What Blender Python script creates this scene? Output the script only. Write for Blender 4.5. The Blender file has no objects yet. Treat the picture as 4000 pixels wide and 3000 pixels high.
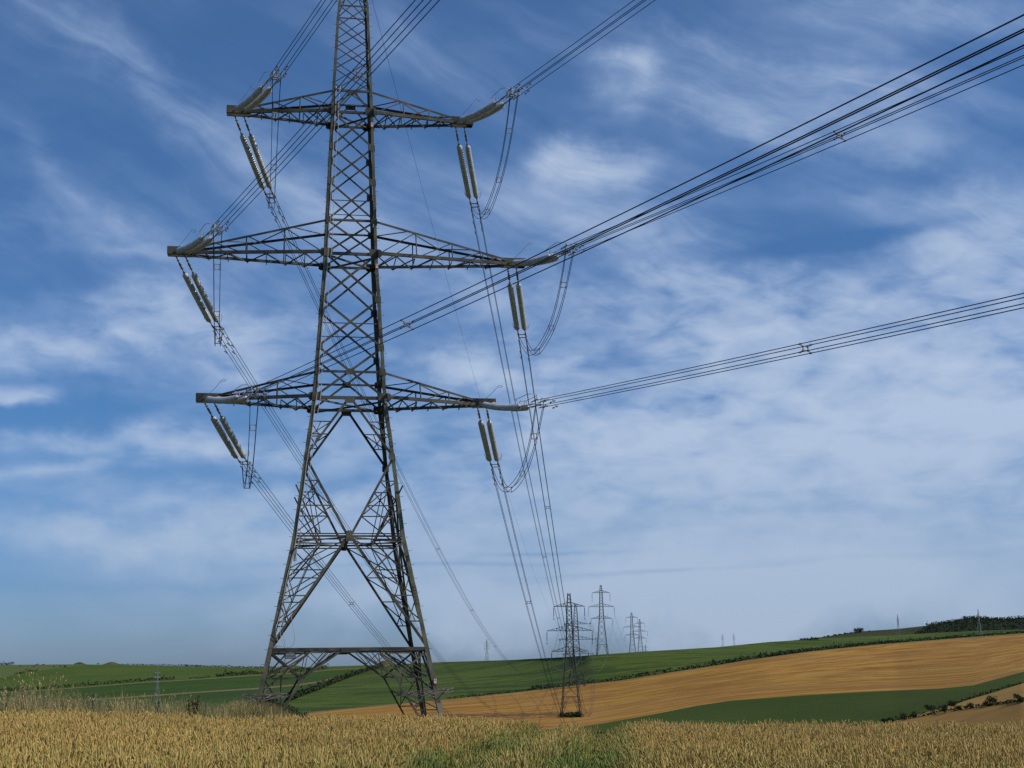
import bpy, math, random
import numpy as np
from math import sin, cos, tan, radians, pi
SC = bpy.context.scene
COL = SC.collection
R = random.Random(7)
NR = np.random.RandomState(11)

# ------------------------------------------------------------------ camera
F, PITCH, ROLL, EYE = 5623.6, 0.197566, 0.0114115, 1.72     # focal length in pixels of a 4000 px wide frame
cam = bpy.data.objects.new('camera', bpy.data.cameras.new('camera'))
COL.objects.link(cam)
cam.data.sensor_width = 36.0
cam.data.lens = F / 4000 * 36
cam.data.clip_start, cam.data.clip_end = 0.1, 30000
from mathutils import Matrix, Vector
cam.matrix_world = Matrix.Translation((0, 0, EYE)) @ Matrix.Rotation(pi / 2 + PITCH, 4, 'X') @ Matrix.Rotation(-ROLL, 4, 'Z')
SC.camera = cam
SC.view_settings.view_transform = 'Standard'
SC.view_settings.look = 'None'
SC.view_settings.exposure = 0.0
SC.view_settings.gamma = 1.0
SC.cycles.use_denoising = False
SC.cycles.max_bounces = 6
SC.cycles.transparent_max_bounces = 8

# ------------------------------------------------------------------ sun and sky
SUN_EL, SUN_AZ = radians(41), radians(104)                  # azimuth clockwise from the view direction (+Y)
sd = Vector((sin(SUN_AZ) * cos(SUN_EL), cos(SUN_AZ) * cos(SUN_EL), sin(SUN_EL)))
sun = bpy.data.objects.new('sun', bpy.data.lights.new('sun', 'SUN'))
COL.objects.link(sun)
sun.data.energy = 3.2
sun.data.angle = radians(0.5)
sun.data.color = (1.0, 0.93, 0.82)
sun.rotation_euler = sd.to_track_quat('Z', 'Y').to_euler()


class NT:
    """small helper that builds node trees"""
    def __init__(s, tree):
        s.t = tree
        tree.nodes.clear()

    def n(s, typ, **kw):
        nd = s.t.nodes.new(typ)
        for k, v in kw.items():
            if k == 'inp':
                for a, b in v.items():
                    if isinstance(b, bpy.types.NodeSocket):
                        s.t.links.new(b, nd.inputs[a])
                    else:
                        nd.inputs[a].default_value = b
            else:
                setattr(nd, k, v)
        return nd

    def m(s, op, a, b=None, c=None, clamp=False):
        d = {0: a}
        if b is not None: d[1] = b
        if c is not None: d[2] = c
        return s.n('ShaderNodeMath', operation=op, use_clamp=clamp, inp=d).outputs[0]

    def mr(s, v, a, b, c=0.0, d=1.0, smooth=True):
        return s.n('ShaderNodeMapRange', interpolation_type='SMOOTHSTEP' if smooth else 'LINEAR', inp={0: v, 1: a, 2: b, 3: c, 4: d}).outputs[0]

    def mix(s, f, a, b, typ='MIX'):
        nd = s.n('ShaderNodeMix', data_type='RGBA', blend_type=typ, inp={0: f, 6: a, 7: b})
        return nd.outputs[2]

    def noise(s, vec, scale, detail=4.0, rough=0.55, dist=0.0):
        return s.n('ShaderNodeTexNoise', inp={'Vector': vec, 'Scale': scale, 'Detail': detail, 'Roughness': rough, 'Distortion': dist}).outputs[0]

    def vec(s, x, y, z):
        return s.n('ShaderNodeCombineXYZ', inp={0: x, 1: y, 2: z}).outputs[0]

    def sep(s, v):
        return s.n('ShaderNodeSeparateXYZ', inp={0: v}).outputs


def c4(c): return (c[0], c[1], c[2], 1.0)


world = bpy.data.worlds.new('World')
SC.world = world
world.use_nodes = True
w = NT(world.node_tree)
sky = w.n('ShaderNodeTexSky', sky_type='NISHITA')
sky.sun_disc = False
sky.sun_elevation, sky.sun_rotation = SUN_EL, SUN_AZ
sky.air_density, sky.dust_density, sky.ozone_density = 1.0, 0.6, 2.0
gen = w.n('ShaderNodeTexCoord').outputs['Generated']
dx, dy, dz = w.sep(gen)
az = w.m('ARCTAN2', dx, dy)
el = w.m('ARCSINE', dz)
# cloud sheet high above the ground, seen in perspective
hz = w.m('MAXIMUM', w.m('ADD', dz, 0.10), 0.03)
px, py = w.m('DIVIDE', dx, hz), w.m('DIVIDE', dy, hz)


def ray(x, y):
    """direction of the place at x, y of the photograph (4000 x 3000)"""
    X, Y = (x - 2000) / F, -(y - 1500) / F
    c, s = cos(ROLL), sin(-ROLL)
    X, Y = c * X - s * Y, s * X + c * Y
    return np.array([X, cos(PITCH) - Y * sin(PITCH), sin(PITCH) + Y * cos(PITCH)])


def blob(x, y, rx, ry, amp, warp, ang=0.0):
    """soft patch of cloud cover at a direction in the sky (given in thousandths of the frame), edges broken by noise"""
    r = ray(x, y)
    a = w.m('SUBTRACT', az, float(math.atan2(r[0], r[1]))); e = w.m('SUBTRACT', el, float(math.atan2(r[2], math.hypot(r[0], r[1]))))
    a = w.m('ADD', a, w.m('MULTIPLY', w.m('SUBTRACT', warp[0], 0.5), 0.16 * min(1, ry / 100)))
    e = w.m('ADD', e, w.m('MULTIPLY', w.m('SUBTRACT', warp[1], 0.5), 0.10 * min(1, ry / 110)))
    ca, sa = cos(ang), sin(ang)
    a2 = w.m('ADD', w.m('MULTIPLY', a, ca), w.m('MULTIPLY', e, sa))
    e2 = w.m('SUBTRACT', w.m('MULTIPLY', e, ca), w.m('MULTIPLY', a, sa))
    q = w.m('ADD', w.m('POWER', w.m('MULTIPLY', a2, 5623.6 / rx), 2.0), w.m('POWER', w.m('MULTIPLY', e2, 5623.6 / ry), 2.0))
    return w.m('MULTIPLY', w.m('EXPONENT', w.m('MULTIPLY', q, -1.0)), amp)


ang = w.vec(az, el, 0.0)
w1 = w.noise(ang, 9.0, 5.0, 0.55)
w2 = w.noise(w.n('ShaderNodeVectorMath', operation='ADD', inp={0: ang, 1: (7.3, 2.1, 0.0)}).outputs[0], 11.0, 5.0, 0.55)
W = (w1, w2)
# base cover: thin haze layer, then broad patches of cloud
cover = w.mr(el, 0.0, 0.42, 0.14, 0.07)
CB = [(2440, 220, 130, 62, .50, .05), (2350, 640, 250, 60, .58, -.03), (2200, 640, 160, 40, .2, -.03), (2250, 690, 420, 90, .12, .1), (2420, 400, 150, 120, .26, .3), (2900, 420, 900, 160, .16, -.30),
      (300, 1350, 800, 150, .42, .02), (950, 1300, 420, 150, .22, 0), (500, 1150, 300, 40, .18, .1), (1850, 1400, 280, 100, .55, 0), (1000, 1480, 200, 40, .2, 0),
      (2900, 1150, 560, 150, .34, -.05), (3400, 1420, 900, 300, .36, 0), (3950, 950, 420, 220, .42, 0), (3960, 1640, 190, 50, .40, 0), (2500, 1640, 700, 110, .30, 0), (3750, 1560, 300, 90, .22, 0),
      (2700, 1950, 1300, 330, .44, 0), (3500, 1800, 800, 300, .34, 0), (3000, 2420, 900, 160, .30, 0), (900, 1900, 900, 260, .22, 0), (3000, 1350, 1100, 260, .22, 0), (2300, 1700, 300, 60, .25, 0), (600, 1720, 700, 60, .34, .0), (2800, 2450, 600, 90, .22, 0), (1400, 2480, 600, 80, .08, 0), (700, 500, 900, 200, .14, -.35), (3200, 300, 900, 160, .14, -.25), (100, 1840, 320, 28, .30, .15), (900, 2130, 900, 90, .38, 0), (350, 2080, 600, 60, .2, 0),
      (2300, 2330, 1200, 150, .48, 0), (3500, 2250, 1000, 200, .42, 0), (1500, 2350, 600, 90, .2, 0), (1300, 1950, 600, 60, .18, 0),
      (90, 1548, 150, 34, .48, 0), (150, 1610, 420, 50, -.40, 0), (1000, 1860, 700, 50, -.16, 0), (3200, 950, 460, 36, -.34, .04), (3650, 650, 420, 90, -.16, .1), (450, 430, 600, 120, -.14, -.3),
      (470, 210, 420, 70, .05, -.55), (600, 300, 300, 70, .07, -.5), (230, 50, 240, 60, .05, -.55), (180, 640, 220, 60, .20, -.7), (880, 420, 260, 60, .14, -.6), (3650, 70, 700, 80, .15, -.12), (3300, 30, 600, 60, .12, -.2), (3050, 290, 560, 60, .15, -.33), (2950, 470, 600, 70, .14, -.3), (3350, 330, 120, 8, .14, -.3),
      (1300, 900, 700, 260, .22, 0), (2500, 850, 700, 170, .30, -.12), (3300, 760, 700, 60, .16, -.1), (3300, 480, 800, 60, .14, -.3), (3700, 380, 500, 60, .14, -.2), (600, 330, 700, 110, .12, -.5), (250, 850, 500, 120, .18, -.3), (1700, 250, 400, 160, .14, -.4), (2000, 1150, 500, 120, .2, 0), (2700, 150, 500, 60, .14, -.2), (700, 1000, 460, 30, .14, 0), (1000, 640, 500, 60, .10, -.35), (2600, 2237, 420, 10, -.26, .05), (1700, 2205, 500, 9, -.20, 0), (2150, 2160, 260, 9, -.22, 0), (2350, 2243, 300, 8, -.2, .03), (3300, 2180, 600, 14, -.14, .02), (500, 2290, 700, 26, -.10, 0)]
for (x, y, rx, ry, amp, an) in CB:
    cover = w.m('ADD', cover, blob(x, y, rx, ry, amp, W, an))
# streaky cirrus: noise on the sheet, stretched along the wind
rot = w.n('ShaderNodeVectorRotate', rotation_type='Z_AXIS', inp={'Vector': w.vec(px, py, 0.0), 'Angle': 0.75}).outputs[0]
rx_, ry_, _ = w.sep(rot)
warpn = w.noise(w.vec(px, py, 0.0), 0.55, 3.0)
st = w.noise(w.vec(w.m('MULTIPLY', rx_, 0.40), w.m('ADD', w.m('MULTIPLY', ry_, 1.9), w.m('MULTIPLY', warpn, 2.2)), 3.0), 1.15, 6.0, 0.52, 0.3)
# dappled altocumulus, used lower down
al = w.noise(w.vec(w.m('MULTIPLY', az, 0.9), w.m('MULTIPLY', el, 1.9), 1.0), 13.0, 4.0, 0.50, 0.4)
fine = w.noise(w.vec(w.m('MULTIPLY', az, 0.8), w.m('MULTIPLY', el, 1.8), 4.0), 38.0, 3.5, 0.5, 0.4)
# fine fibres, combed down to the right higher up and level lower down
ca, sa = cos(-.42), sin(-.42)
a2 = w.m('ADD', w.m('MULTIPLY', az, ca), w.m('MULTIPLY', el, sa))
e2 = w.m('SUBTRACT', w.m('MULTIPLY', el, ca), w.m('MULTIPLY', az, sa))
fw = w.m('MULTIPLY', w.m('SUBTRACT', w.noise(ang, 4.0, 3.0), .5), 2.6)
fib = w.noise(w.vec(w.m('MULTIPLY', a2, 4.0), w.m('ADD', w.m('MULTIPLY', e2, 24.0), fw), 2.0), 1.0, 6.0, 0.58, 0.25)
fib2 = w.noise(w.vec(w.m('MULTIPLY', az, 7.0), w.m('ADD', w.m('MULTIPLY', el, 34.0), fw), 6.0), 1.0, 6.0, 0.55, 0.25)
up = w.mr(el, 0.19, 0.30)
tex = w.m('ADD', w.m('MULTIPLY', w.m('ADD', w.m('MULTIPLY', st, .5), w.m('MULTIPLY', fib, .5)), up), w.m('MULTIPLY', w.m('ADD', w.m('MULTIPLY', al, .62), w.m('MULTIPLY', fib2, .38)), w.m('SUBTRACT', 1.0, up)))
amp = w.mr(el, 0.02, 0.15, 0.45, 1.35)
tex = w.m('MULTIPLY', w.m('SUBTRACT', tex, w.mr(el, .16, .30, .47, .485)), amp)
# the broad patches are themselves combed into fibres
cover = w.m('MULTIPLY', cover, w.m('ADD', w.m('MULTIPLY', w.m('SUBTRACT', fib, .5), w.m('MULTIPLY', up, 1.9)), 1.0))
bil = w.m('MULTIPLY', w.m('MULTIPLY', w.m('SUBTRACT', fine, 0.5), w.mr(el, 0.04, 0.14, 0.15, 1.0)), w.mr(cover, 0.1, 0.6, 0.15, 1.0))
dens = w.m('ADD', w.m('ADD', cover, w.m('MULTIPLY', tex, w.mr(el, .18, .32, .85, .62))), w.m('MULTIPLY', bil, w.mr(el, .22, .34, 1.0, .35)))
dens = w.m('MULTIPLY', dens, 1.0, clamp=True)
dens = w.m('SUBTRACT', 1.0, w.m('EXPONENT', w.m('MULTIPLY', w.m('MULTIPLY', dens, dens), w.mr(dens, 0.0, 1.0, -3.4, -1.9))))
tint = w.mix(w.mr(el, 0.0, 0.18), (.44, .65, 1.16, 1.0), (.40, .70, 1.08, 1.0))
tint = w.mix(w.mr(el, 0.18, 0.44), tint, (.56, .86, 1.20, 1.0))
skyc = w.mix(1.0, sky.outputs[0], tint, 'MULTIPLY')
cloudc = w.mix(w.mr(dens, .15, .85), (4.3, 6.0, 9.2, 1.0), (6.1, 7.4, 9.5, 1.0))
cloudc = w.mix(w.mr(el, 0.0, 0.22, .75, 0.0), cloudc, (4.5, 5.7, 7.5, 1.0))
final = w.mix(dens, skyc, cloudc)
bg = w.n('ShaderNodeBackground', inp={'Color': final, 'Strength': 0.083})
wo = w.n('ShaderNodeOutputWorld', inp={'Surface': bg.outputs[0]})


# ------------------------------------------------------------------ helpers
def at(x, y, depth):
    """the place seen at x, y of the photograph at this distance along the view"""
    r = ray(x, y)
    p = r * depth / (r[1] * cos(PITCH) + r[2] * sin(PITCH))
    return np.array([p[0], p[1], p[2] + EYE])


class MB:
    def __init__(s): s.v, s.f, s.mi, s.uv = [], [], [], []
    def add(s, verts, faces, mi=0):
        b = len(s.v)
        s.v.extend([tuple(map(float, p)) for p in verts])
        s.f.extend([tuple(i + b for i in f) for f in faces])
        s.mi.extend([mi] * len(faces))
    def hexa(s, p, mi=0):
        s.add(p, [(0, 3, 2, 1), (4, 5, 6, 7), (0, 1, 5, 4), (1, 2, 6, 5), (2, 3, 7, 6), (3, 0, 4, 7)], mi)
    def plate(s, p, q, a, b, a0, a1, b0, b1, mi=0):
        """prism from p to q spanning a0..a1 along a and b0..b1 along b"""
        c = [p + a * a0 + b * b0, p + a * a1 + b * b0, p + a * a1 + b * b1, p + a * a0 + b * b1]
        d = [q + a * a0 + b * b0, q + a * a1 + b * b0, q + a * a1 + b * b1, q + a * a0 + b * b1]
        if np.dot(np.cross(a, b), q - p) < 0:
            c, d = c[::-1], d[::-1]
        s.hexa(c + d, mi)
    def angle(s, p, q, na, nb, wd, t=0.012, mi=0, wb=None):
        """steel angle from p to q: flanges along na and nb"""
        p, q = np.array(p, float), np.array(q, float)
        d = (q - p) / np.linalg.norm(q - p)
        a = np.array(na, float) - d * np.dot(na, d); a /= np.linalg.norm(a)
        b = np.array(nb, float) - d * np.dot(nb, d); b -= a * np.dot(a, b); b /= np.linalg.norm(b)
        s.plate(p, q, a, b, 0, wd, 0, t, mi)
        s.plate(p, q, a, b, 0, t, t, wb or wd, mi)
    def bar(s, p, q, wd, ht=None, mi=0, up=(0, 0, 1)):
        p, q = np.array(p, float), np.array(q, float)
        d = q - p; d /= np.linalg.norm(d)
        a = np.cross(d, up)
        if np.linalg.norm(a) < 1e-3: a = np.cross(d, (1, 0, 0))
        a /= np.linalg.norm(a); b = np.cross(a, d); h = ht or wd
        s.plate(p, q, a, b, -wd / 2, wd / 2, -h / 2, h / 2, mi)
    def tube(s, pts, r, n=6, mi=0, closed=False, caps=True):
        pts = np.array(pts, float); m = len(pts)
        if closed:
            tg = np.roll(pts, -1, 0) - np.roll(pts, 1, 0)
        else:
            tg = np.gradient(pts, axis=0)
        tg /= np.linalg.norm(tg, axis=1)[:, None] + 1e-12
        ref = np.array([0, 0, 1.0]) if abs(tg[0][2]) < 0.9 else np.array([1.0, 0, 0])
        rr = np.broadcast_to(np.array(r, float), (m,))
        V = []
        a = np.cross(tg[0], ref); a /= np.linalg.norm(a)
        for i in range(m):
            a = a - tg[i] * np.dot(a, tg[i]); a /= np.linalg.norm(a) + 1e-12
            b = np.cross(tg[i], a)
            for k in range(n):
                V.append(pts[i] + rr[i] * (a * cos(2 * pi * k / n) + b * sin(2 * pi * k / n)))
        Fc = []
        for i in range(m if closed else m - 1):
            j = (i + 1) % m
            for k in range(n):
                l = (k + 1) % n
                Fc.append((i * n + k, i * n + l, j * n + l, j * n + k))
        if caps and not closed:
            Fc.append(tuple(range(n))[::-1]); Fc.append(tuple((m - 1) * n + k for k in range(n)))
        s.add(V, Fc, mi)
    def lathe(s, o, d, prof, n=12, mi=0):
        o, d = np.array(o, float), np.array(d, float); d /= np.linalg.norm(d)
        a = np.cross(d, (0, 0, 1.0))
        if np.linalg.norm(a) < 1e-3: a = np.array([1.0, 0, 0])
        a /= np.linalg.norm(a); b = np.cross(d, a)
        V, Fc = [], []
        for (t, r) in prof:
            for k in range(n):
                V.append(o + d * t + r * (a * cos(2 * pi * k / n) + b * sin(2 * pi * k / n)))
        for i in range(len(prof) - 1):
            for k in range(n):
                l = (k + 1) % n
                Fc.append((i * n + k, i * n + l, (i + 1) * n + l, (i + 1) * n + k))
        s.add(V, Fc, mi)
    def build(s, name, mats, parent=None, smooth=False):
        me = bpy.data.meshes.new(name)
        me.from_pydata(s.v, [], s.f)
        for m in (mats if isinstance(mats, (list, tuple)) else [mats]): me.materials.append(m)
        if any(s.mi): me.polygons.foreach_set('material_index', s.mi)
        if smooth: me.polygons.foreach_set('use_smooth', [True] * len(s.f))
        me.update()
        o = bpy.data.objects.new(name, me)
        COL.objects.link(o)
        if parent: o.parent = parent
        return o


def empty(name, loc=(0, 0, 0), rz=0.0):
    o = bpy.data.objects.new(name, None)
    o.location = tuple(map(float, loc)); o.rotation_euler = (0, 0, rz)
    o.empty_display_size = 0.2
    COL.objects.link(o)
    return o


def tag(o, label=None, cat=None, group=None, kind=None):
    if label: o['label'] = label
    if cat: o['category'] = cat
    if group: o['group'] = group
    if kind: o['kind'] = kind
    return o


def dup(root, loc, rz, scale=1.0):
    r = root.copy(); COL.objects.link(r)
    r.location = tuple(map(float, loc)); r.rotation_euler = (0, 0, rz); r.scale = (scale,) * 3
    for ch in list(root.children):
        c = ch.copy(); COL.objects.link(c); c.parent = r
        for g in ch.children:
            e = g.copy(); COL.objects.link(e); e.parent = c
    return r


# ------------------------------------------------------------------ materials
def mat(name, build, rough=0.8, spec=0.3, metal=0.0):
    m = bpy.data.materials.new(name); m.use_nodes = True
    t = NT(m.node_tree)
    col = build(t)
    b = t.n('ShaderNodeBsdfPrincipled', inp={'Roughness': rough, 'Metallic': metal, 'Specular IOR Level': spec})
    if isinstance(col, bpy.types.NodeSocket): t.t.links.new(col, b.inputs['Base Color'])
    else: b.inputs['Base Color'].default_value = c4(col)
    t.n('ShaderNodeOutputMaterial', inp={0: b.outputs[0]})
    return m


def pos(t): return t.n('ShaderNodeNewGeometry').outputs['Position']
def obc(t): return t.n('ShaderNodeTexCoord').outputs['Object']
def uvc(t): return t.n('ShaderNodeTexCoord').outputs['UV']


def noisy(c1, c2, scale, detail=5, lo=.35, hi=.65, vec=pos):
    def f(t):
        return t.mix(t.mr(t.noise(vec(t), scale, detail), lo, hi), c4(c1), c4(c2))
    return f


def steel(t):
    p = obc(t)
    a = t.mix(t.mr(t.noise(p, 0.9, 5), .38, .66), (0.046, 0.041, 0.028, 1), (0.120, 0.106, 0.074, 1))
    return t.mix(t.mr(t.noise(p, 2.3, 6, .65), .56, .70), a, (0.105, 0.115, 0.042, 1))


def leg_steel(t):
    """legs: green-grey paint with lichen, bare paler galvanising below the guards"""
    p = obc(t); z = t.sep(p)[2]
    a = t.mix(t.mr(t.noise(p, 1.1, 5), .36, .66), (0.068, 0.062, 0.040, 1), (0.150, 0.134, 0.090, 1))
    a = t.mix(t.mr(t.noise(p, 1.7, 6, .65), .50, .66), a, (0.120, 0.132, 0.050, 1))
    low = t.mr(t.m('ADD', z, t.m('MULTIPLY', t.noise(p, 3.0), .3)), 2.2, 2.4, 1.0, 0.0)
    return t.mix(low, a, t.mix(t.noise(p, 6.0), (0.17, 0.16, 0.13, 1), (0.24, 0.22, 0.18, 1)))


M = {}
M['steel'] = mat('steel_paint', steel, .62, .35)
M['leg'] = mat('leg_paint', leg_steel, .6, .35)
M['far_steel'] = mat('far_steel', noisy((.045, .044, .042), (.072, .070, .066), .3, vec=obc), .6, .35)
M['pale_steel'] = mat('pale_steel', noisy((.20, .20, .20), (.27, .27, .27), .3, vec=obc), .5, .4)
M['galv'] = mat('galvanised', noisy((.30, .29, .27), (.46, .45, .43), 9, vec=obc), .45, .5, .35)
M['fit'] = mat('dull_alloy', noisy((.16, .155, .15), (.26, .255, .25), 9, vec=obc), .5, .4, .2)
M['rust'] = mat('rusty_iron', noisy((.14, .10, .075), (.30, .26, .23), 9, vec=obc), .7, .3)
M['wire'] = mat('aluminium_wire', noisy((.012, .012, .022), (.022, .022, .034), .4, vec=obc), .6, .2)
M['glass'] = mat('insulator_glaze', noisy((.38, .39, .40), (.54, .55, .56), 3.0, vec=obc), .16, .6)
M['white'] = mat('white_enamel', noisy((.70, .69, .66), (.80, .79, .77), 20, vec=obc), .4)
M['red'] = mat('red_enamel', noisy((.42, .025, .03), (.50, .035, .04), 20, vec=obc), .4)
M['black'] = mat('black_enamel', noisy((.015, .015, .017), (.03, .03, .03), 20, vec=obc), .4)
M['plate'] = mat('grey_plate', noisy((.26, .25, .27), (.33, .32, .34), 12, vec=obc), .5)
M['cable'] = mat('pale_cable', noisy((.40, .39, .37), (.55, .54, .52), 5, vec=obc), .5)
M['wood'] = mat('weathered_wood', noisy((.09, .078, .055), (.20, .172, .125), 14, vec=obc), .9, .15)
M['leaf'] = mat('hedge_leaf', noisy((.022, .034, .016), (.050, .066, .026), 0.9), .8, .15)
M['leaf2'] = mat('bush_leaf', noisy((.020, .036, .015), (.046, .066, .024), 1.4), .8, .15)
M['leaf3'] = mat('dry_leaf', noisy((.10, .095, .05), (.15, .13, .07), 1.4), .8, .15)
M['bark'] = mat('bark', noisy((.06, .05, .04), (.11, .095, .075), 6), .9, .1)
M['dock'] = mat('dock_seed', noisy((.12, .065, .03), (.20, .11, .05), 30), .9, .1)
M['hide'] = mat('dark_hide', noisy((.02, .018, .016), (.05, .042, .035), 3, vec=obc), .8, .2)
M['hutwall'] = mat('cream_wall', noisy((.62, .60, .45), (.72, .70, .55), 1.5, vec=obc), .7)
M['hutblue'] = mat('blue_panel', noisy((.10, .13, .22), (.15, .18, .28), 1.5, vec=obc), .6)


def translucent(name, f, amt=.3, rough=.7):
    m = bpy.data.materials.new(name); m.use_nodes = True
    t = NT(m.node_tree); col = f(t)
    b = t.n('ShaderNodeBsdfPrincipled', inp={'Base Color': col, 'Roughness': rough, 'Specular IOR Level': .25})
    tr = t.n('ShaderNodeBsdfTranslucent', inp={'Color': col})
    mx = t.n('ShaderNodeMixShader', inp={0: amt, 1: b.outputs[0], 2: tr.outputs[0]})
    t.n('ShaderNodeOutputMaterial', inp={0: mx.outputs[0]})
    return m


def tram(t):
    """1 on the green, thin lines of tyre tracks that run away through the crop"""
    x, y, z = t.sep(pos(t))
    wob = t.m('MULTIPLY', t.m('SUBTRACT', t.noise(pos(t), .35, 3), .5), 1.6)
    a = t.m('ABSOLUTE', t.m('ADD', t.m('SUBTRACT', x, t.m('ADD', t.m('MULTIPLY', y, .082), -2.10)), wob))
    b = t.m('ABSOLUTE', t.m('ADD', t.m('SUBTRACT', x, t.m('ADD', t.m('MULTIPLY', y, .068), -.33)), wob))
    d = t.m('MINIMUM', a, b)
    return t.m('MULTIPLY', t.m('MULTIPLY', t.mr(d, .20, .85, 1.0, 0.0), t.mr(y, 18, 33, 1.0, .55)), t.mr(t.noise(pos(t), 1.3, 3), .24, .50))


def ear_col(t):
    rnd = t.n('ShaderNodeObjectInfo').outputs['Random']
    p = pos(t)
    a = t.mix(t.mr(t.noise(p, 16.0, 2), .3, .7), (.48, .30, .075, 1), (.80, .56, .185, 1))
    a = t.mix(t.mr(t.noise(p, .45, 3), .45, .70, 0, .35), a, (.42, .28, .09, 1))
    yy = t.sep(p)[1]
    a = t.mix(t.mr(rnd, .80, .98, 0.0, .8), a, (.50, .46, .12, 1))
    a = t.mix(t.m('MULTIPLY', t.mr(yy, 12, 24, .75, .0), t.mr(t.noise(p, 2.2, 3), .40, .66)), a, (.42, .40, .10, 1))
    return t.mix(t.m('MULTIPLY', tram(t), .85), a, (.22, .30, .065, 1))


def stem_col(t):
    p = pos(t)
    a = t.mix(t.mr(t.noise(p, 5.0, 2), .3, .7), (.24, .25, .045, 1), (.44, .36, .09, 1))
    return t.mix(tram(t), a, (.10, .18, .030, 1))


M['ear'] = translucent('wheat_ear', ear_col, .18, .65)
M['stem'] = translucent('wheat_stem', stem_col, .25, .65)
M['dry'] = translucent('dry_grass', noisy((.38, .29, .11), (.58, .46, .20), 3.0), .3)
M['green'] = translucent('green_grass', noisy((.06, .095, .028), (.15, .17, .055), 2.0), .3)


# field surfaces
def field(name, f): return mat(name, f, .95, .08)


def soil(t): return t.mix(t.noise(pos(t), 2.0, 5), (.09, .07, .04, 1), (.17, .13, .07, 1))


def stubble(t):
    u, v, _ = t.sep(uvc(t))
    wob = t.m('MULTIPLY', t.noise(t.vec(u, t.m('MULTIPLY', v, 2.0), 0.0), 1.1, 3), .12)
    vv = t.m('ADD', v, wob)
    n1 = t.noise(t.vec(t.m('MULTIPLY', u, 1.5), t.m('MULTIPLY', vv, 26.0), 0.0), 1.0, 6, .66)
    n2 = t.noise(t.vec(t.m('MULTIPLY', u, 4.5), t.m('MULTIPLY', vv, 64.0), 5.0), 1.0, 5, .66)
    n3 = t.noise(t.vec(t.m('MULTIPLY', u, 1.7), t.m('MULTIPLY', vv, 6.0), 9.0), 1.0, 4)
    a = t.mix(t.mr(n1, .40, .60), (.26, .120, .018, 1), (.43, .235, .046, 1))
    a = t.mix(t.mr(n2, .55, .70, 0, .70), a, (.54, .34, .10, 1))
    a = t.mix(t.mr(n3, .58, .68, 0, .5), a, (.22, .10, .022, 1))
    a = t.mix(t.mr(t.noise(pos(t), .6, 4), .4, .7, 0, .25), a, (.17, .09, .03, 1))
    return t.mix(t.mr(t.noise(pos(t), .012, 3), .4, .65, 0, .4), a, (.27, .14, .045, 1))


def grass(c1, c2, dark, streak=0.25):
    def f(t):
        p = pos(t); x, y, z = t.sep(p)
        a = t.mix(t.mr(t.noise(p, .006, 4), .35, .65), c4(c1), c4(c2))
        q = t.vec(t.m('ADD', t.m('MULTIPLY', x, .35), 310.0), y, 0.0)
        a = t.mix(t.mr(t.m('ADD', t.noise(q, .045 if streak > .6 else .016, 6, .68, .6), t.m('MULTIPLY', t.m('SUBTRACT', t.noise(p, .007, 2), .5), .5)), .49 if streak > .6 else .56, .57 if streak > .6 else .66, 0, streak), a, c4(dark))
        a = t.mix(t.mr(t.noise(p, .25, 5, .7), .35, .75, 0, .30), a, c4([d * .75 for d in dark]))
        u, v, _ = t.sep(uvc(t))
        return t.mix(t.mr(t.noise(t.vec(t.m('MULTIPLY', u, .4), t.m('MULTIPLY', v, 40), 0.0), 1.0, 3), .4, .7, 0, .18), a, c4([c * 1.25 for c in c2]))
    return f


M['soil'] = field('field_soil', soil)
M['stubble'] = field('stubble', stubble)
M['pasture'] = field('pale_pasture', grass((.105, .135, .038), (.125, .15, .045), (.08, .11, .03), .3))
M['g2'] = field('upper_green_crop', grass((.066, .104, .013), (.084, .122, .017), (.052, .088, .011), .3))
M['g3'] = field('bright_green_crop', grass((.038, .074, .008), (.052, .092, .010), (.028, .058, .007), .35))
M['g4'] = field('low_green_crop', grass((.042, .076, .013), (.056, .094, .016), (.034, .060, .011), .4))
M['g5'] = field('slope_green_crop', grass((.074, .106, .014), (.090, .122, .018), (.026, .054, .010), .80))
M['strip'] = field('green_strip', grass((.038, .064, .006), (.058, .078, .008), (.095, .105, .02), .4))
M['straw'] = field('dry_margin', noisy((.17, .125, .05), (.25, .18, .08), .3))
M['tan'] = field('tan_crop', noisy((.25, .14, .036), (.31, .18, .048), .05))
M['tan2'] = field('tan_crop_far', noisy((.29, .17, .046), (.35, .215, .06), .05))
M['moor'] = field('rough_hill', grass((.055, .062, .022), (.075, .078, .028), (.028, .035, .014), .8))
M['scrub'] = field('scrub_hill', noisy((.014, .024, .012), (.032, .042, .018), .06))
M['mound'] = field('mound_turf', noisy((.075, .07, .035), (.13, .10, .05), .12))
M['ground'] = field('far_ground', noisy((.05, .075, .025), (.09, .10, .04), .004))

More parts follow.
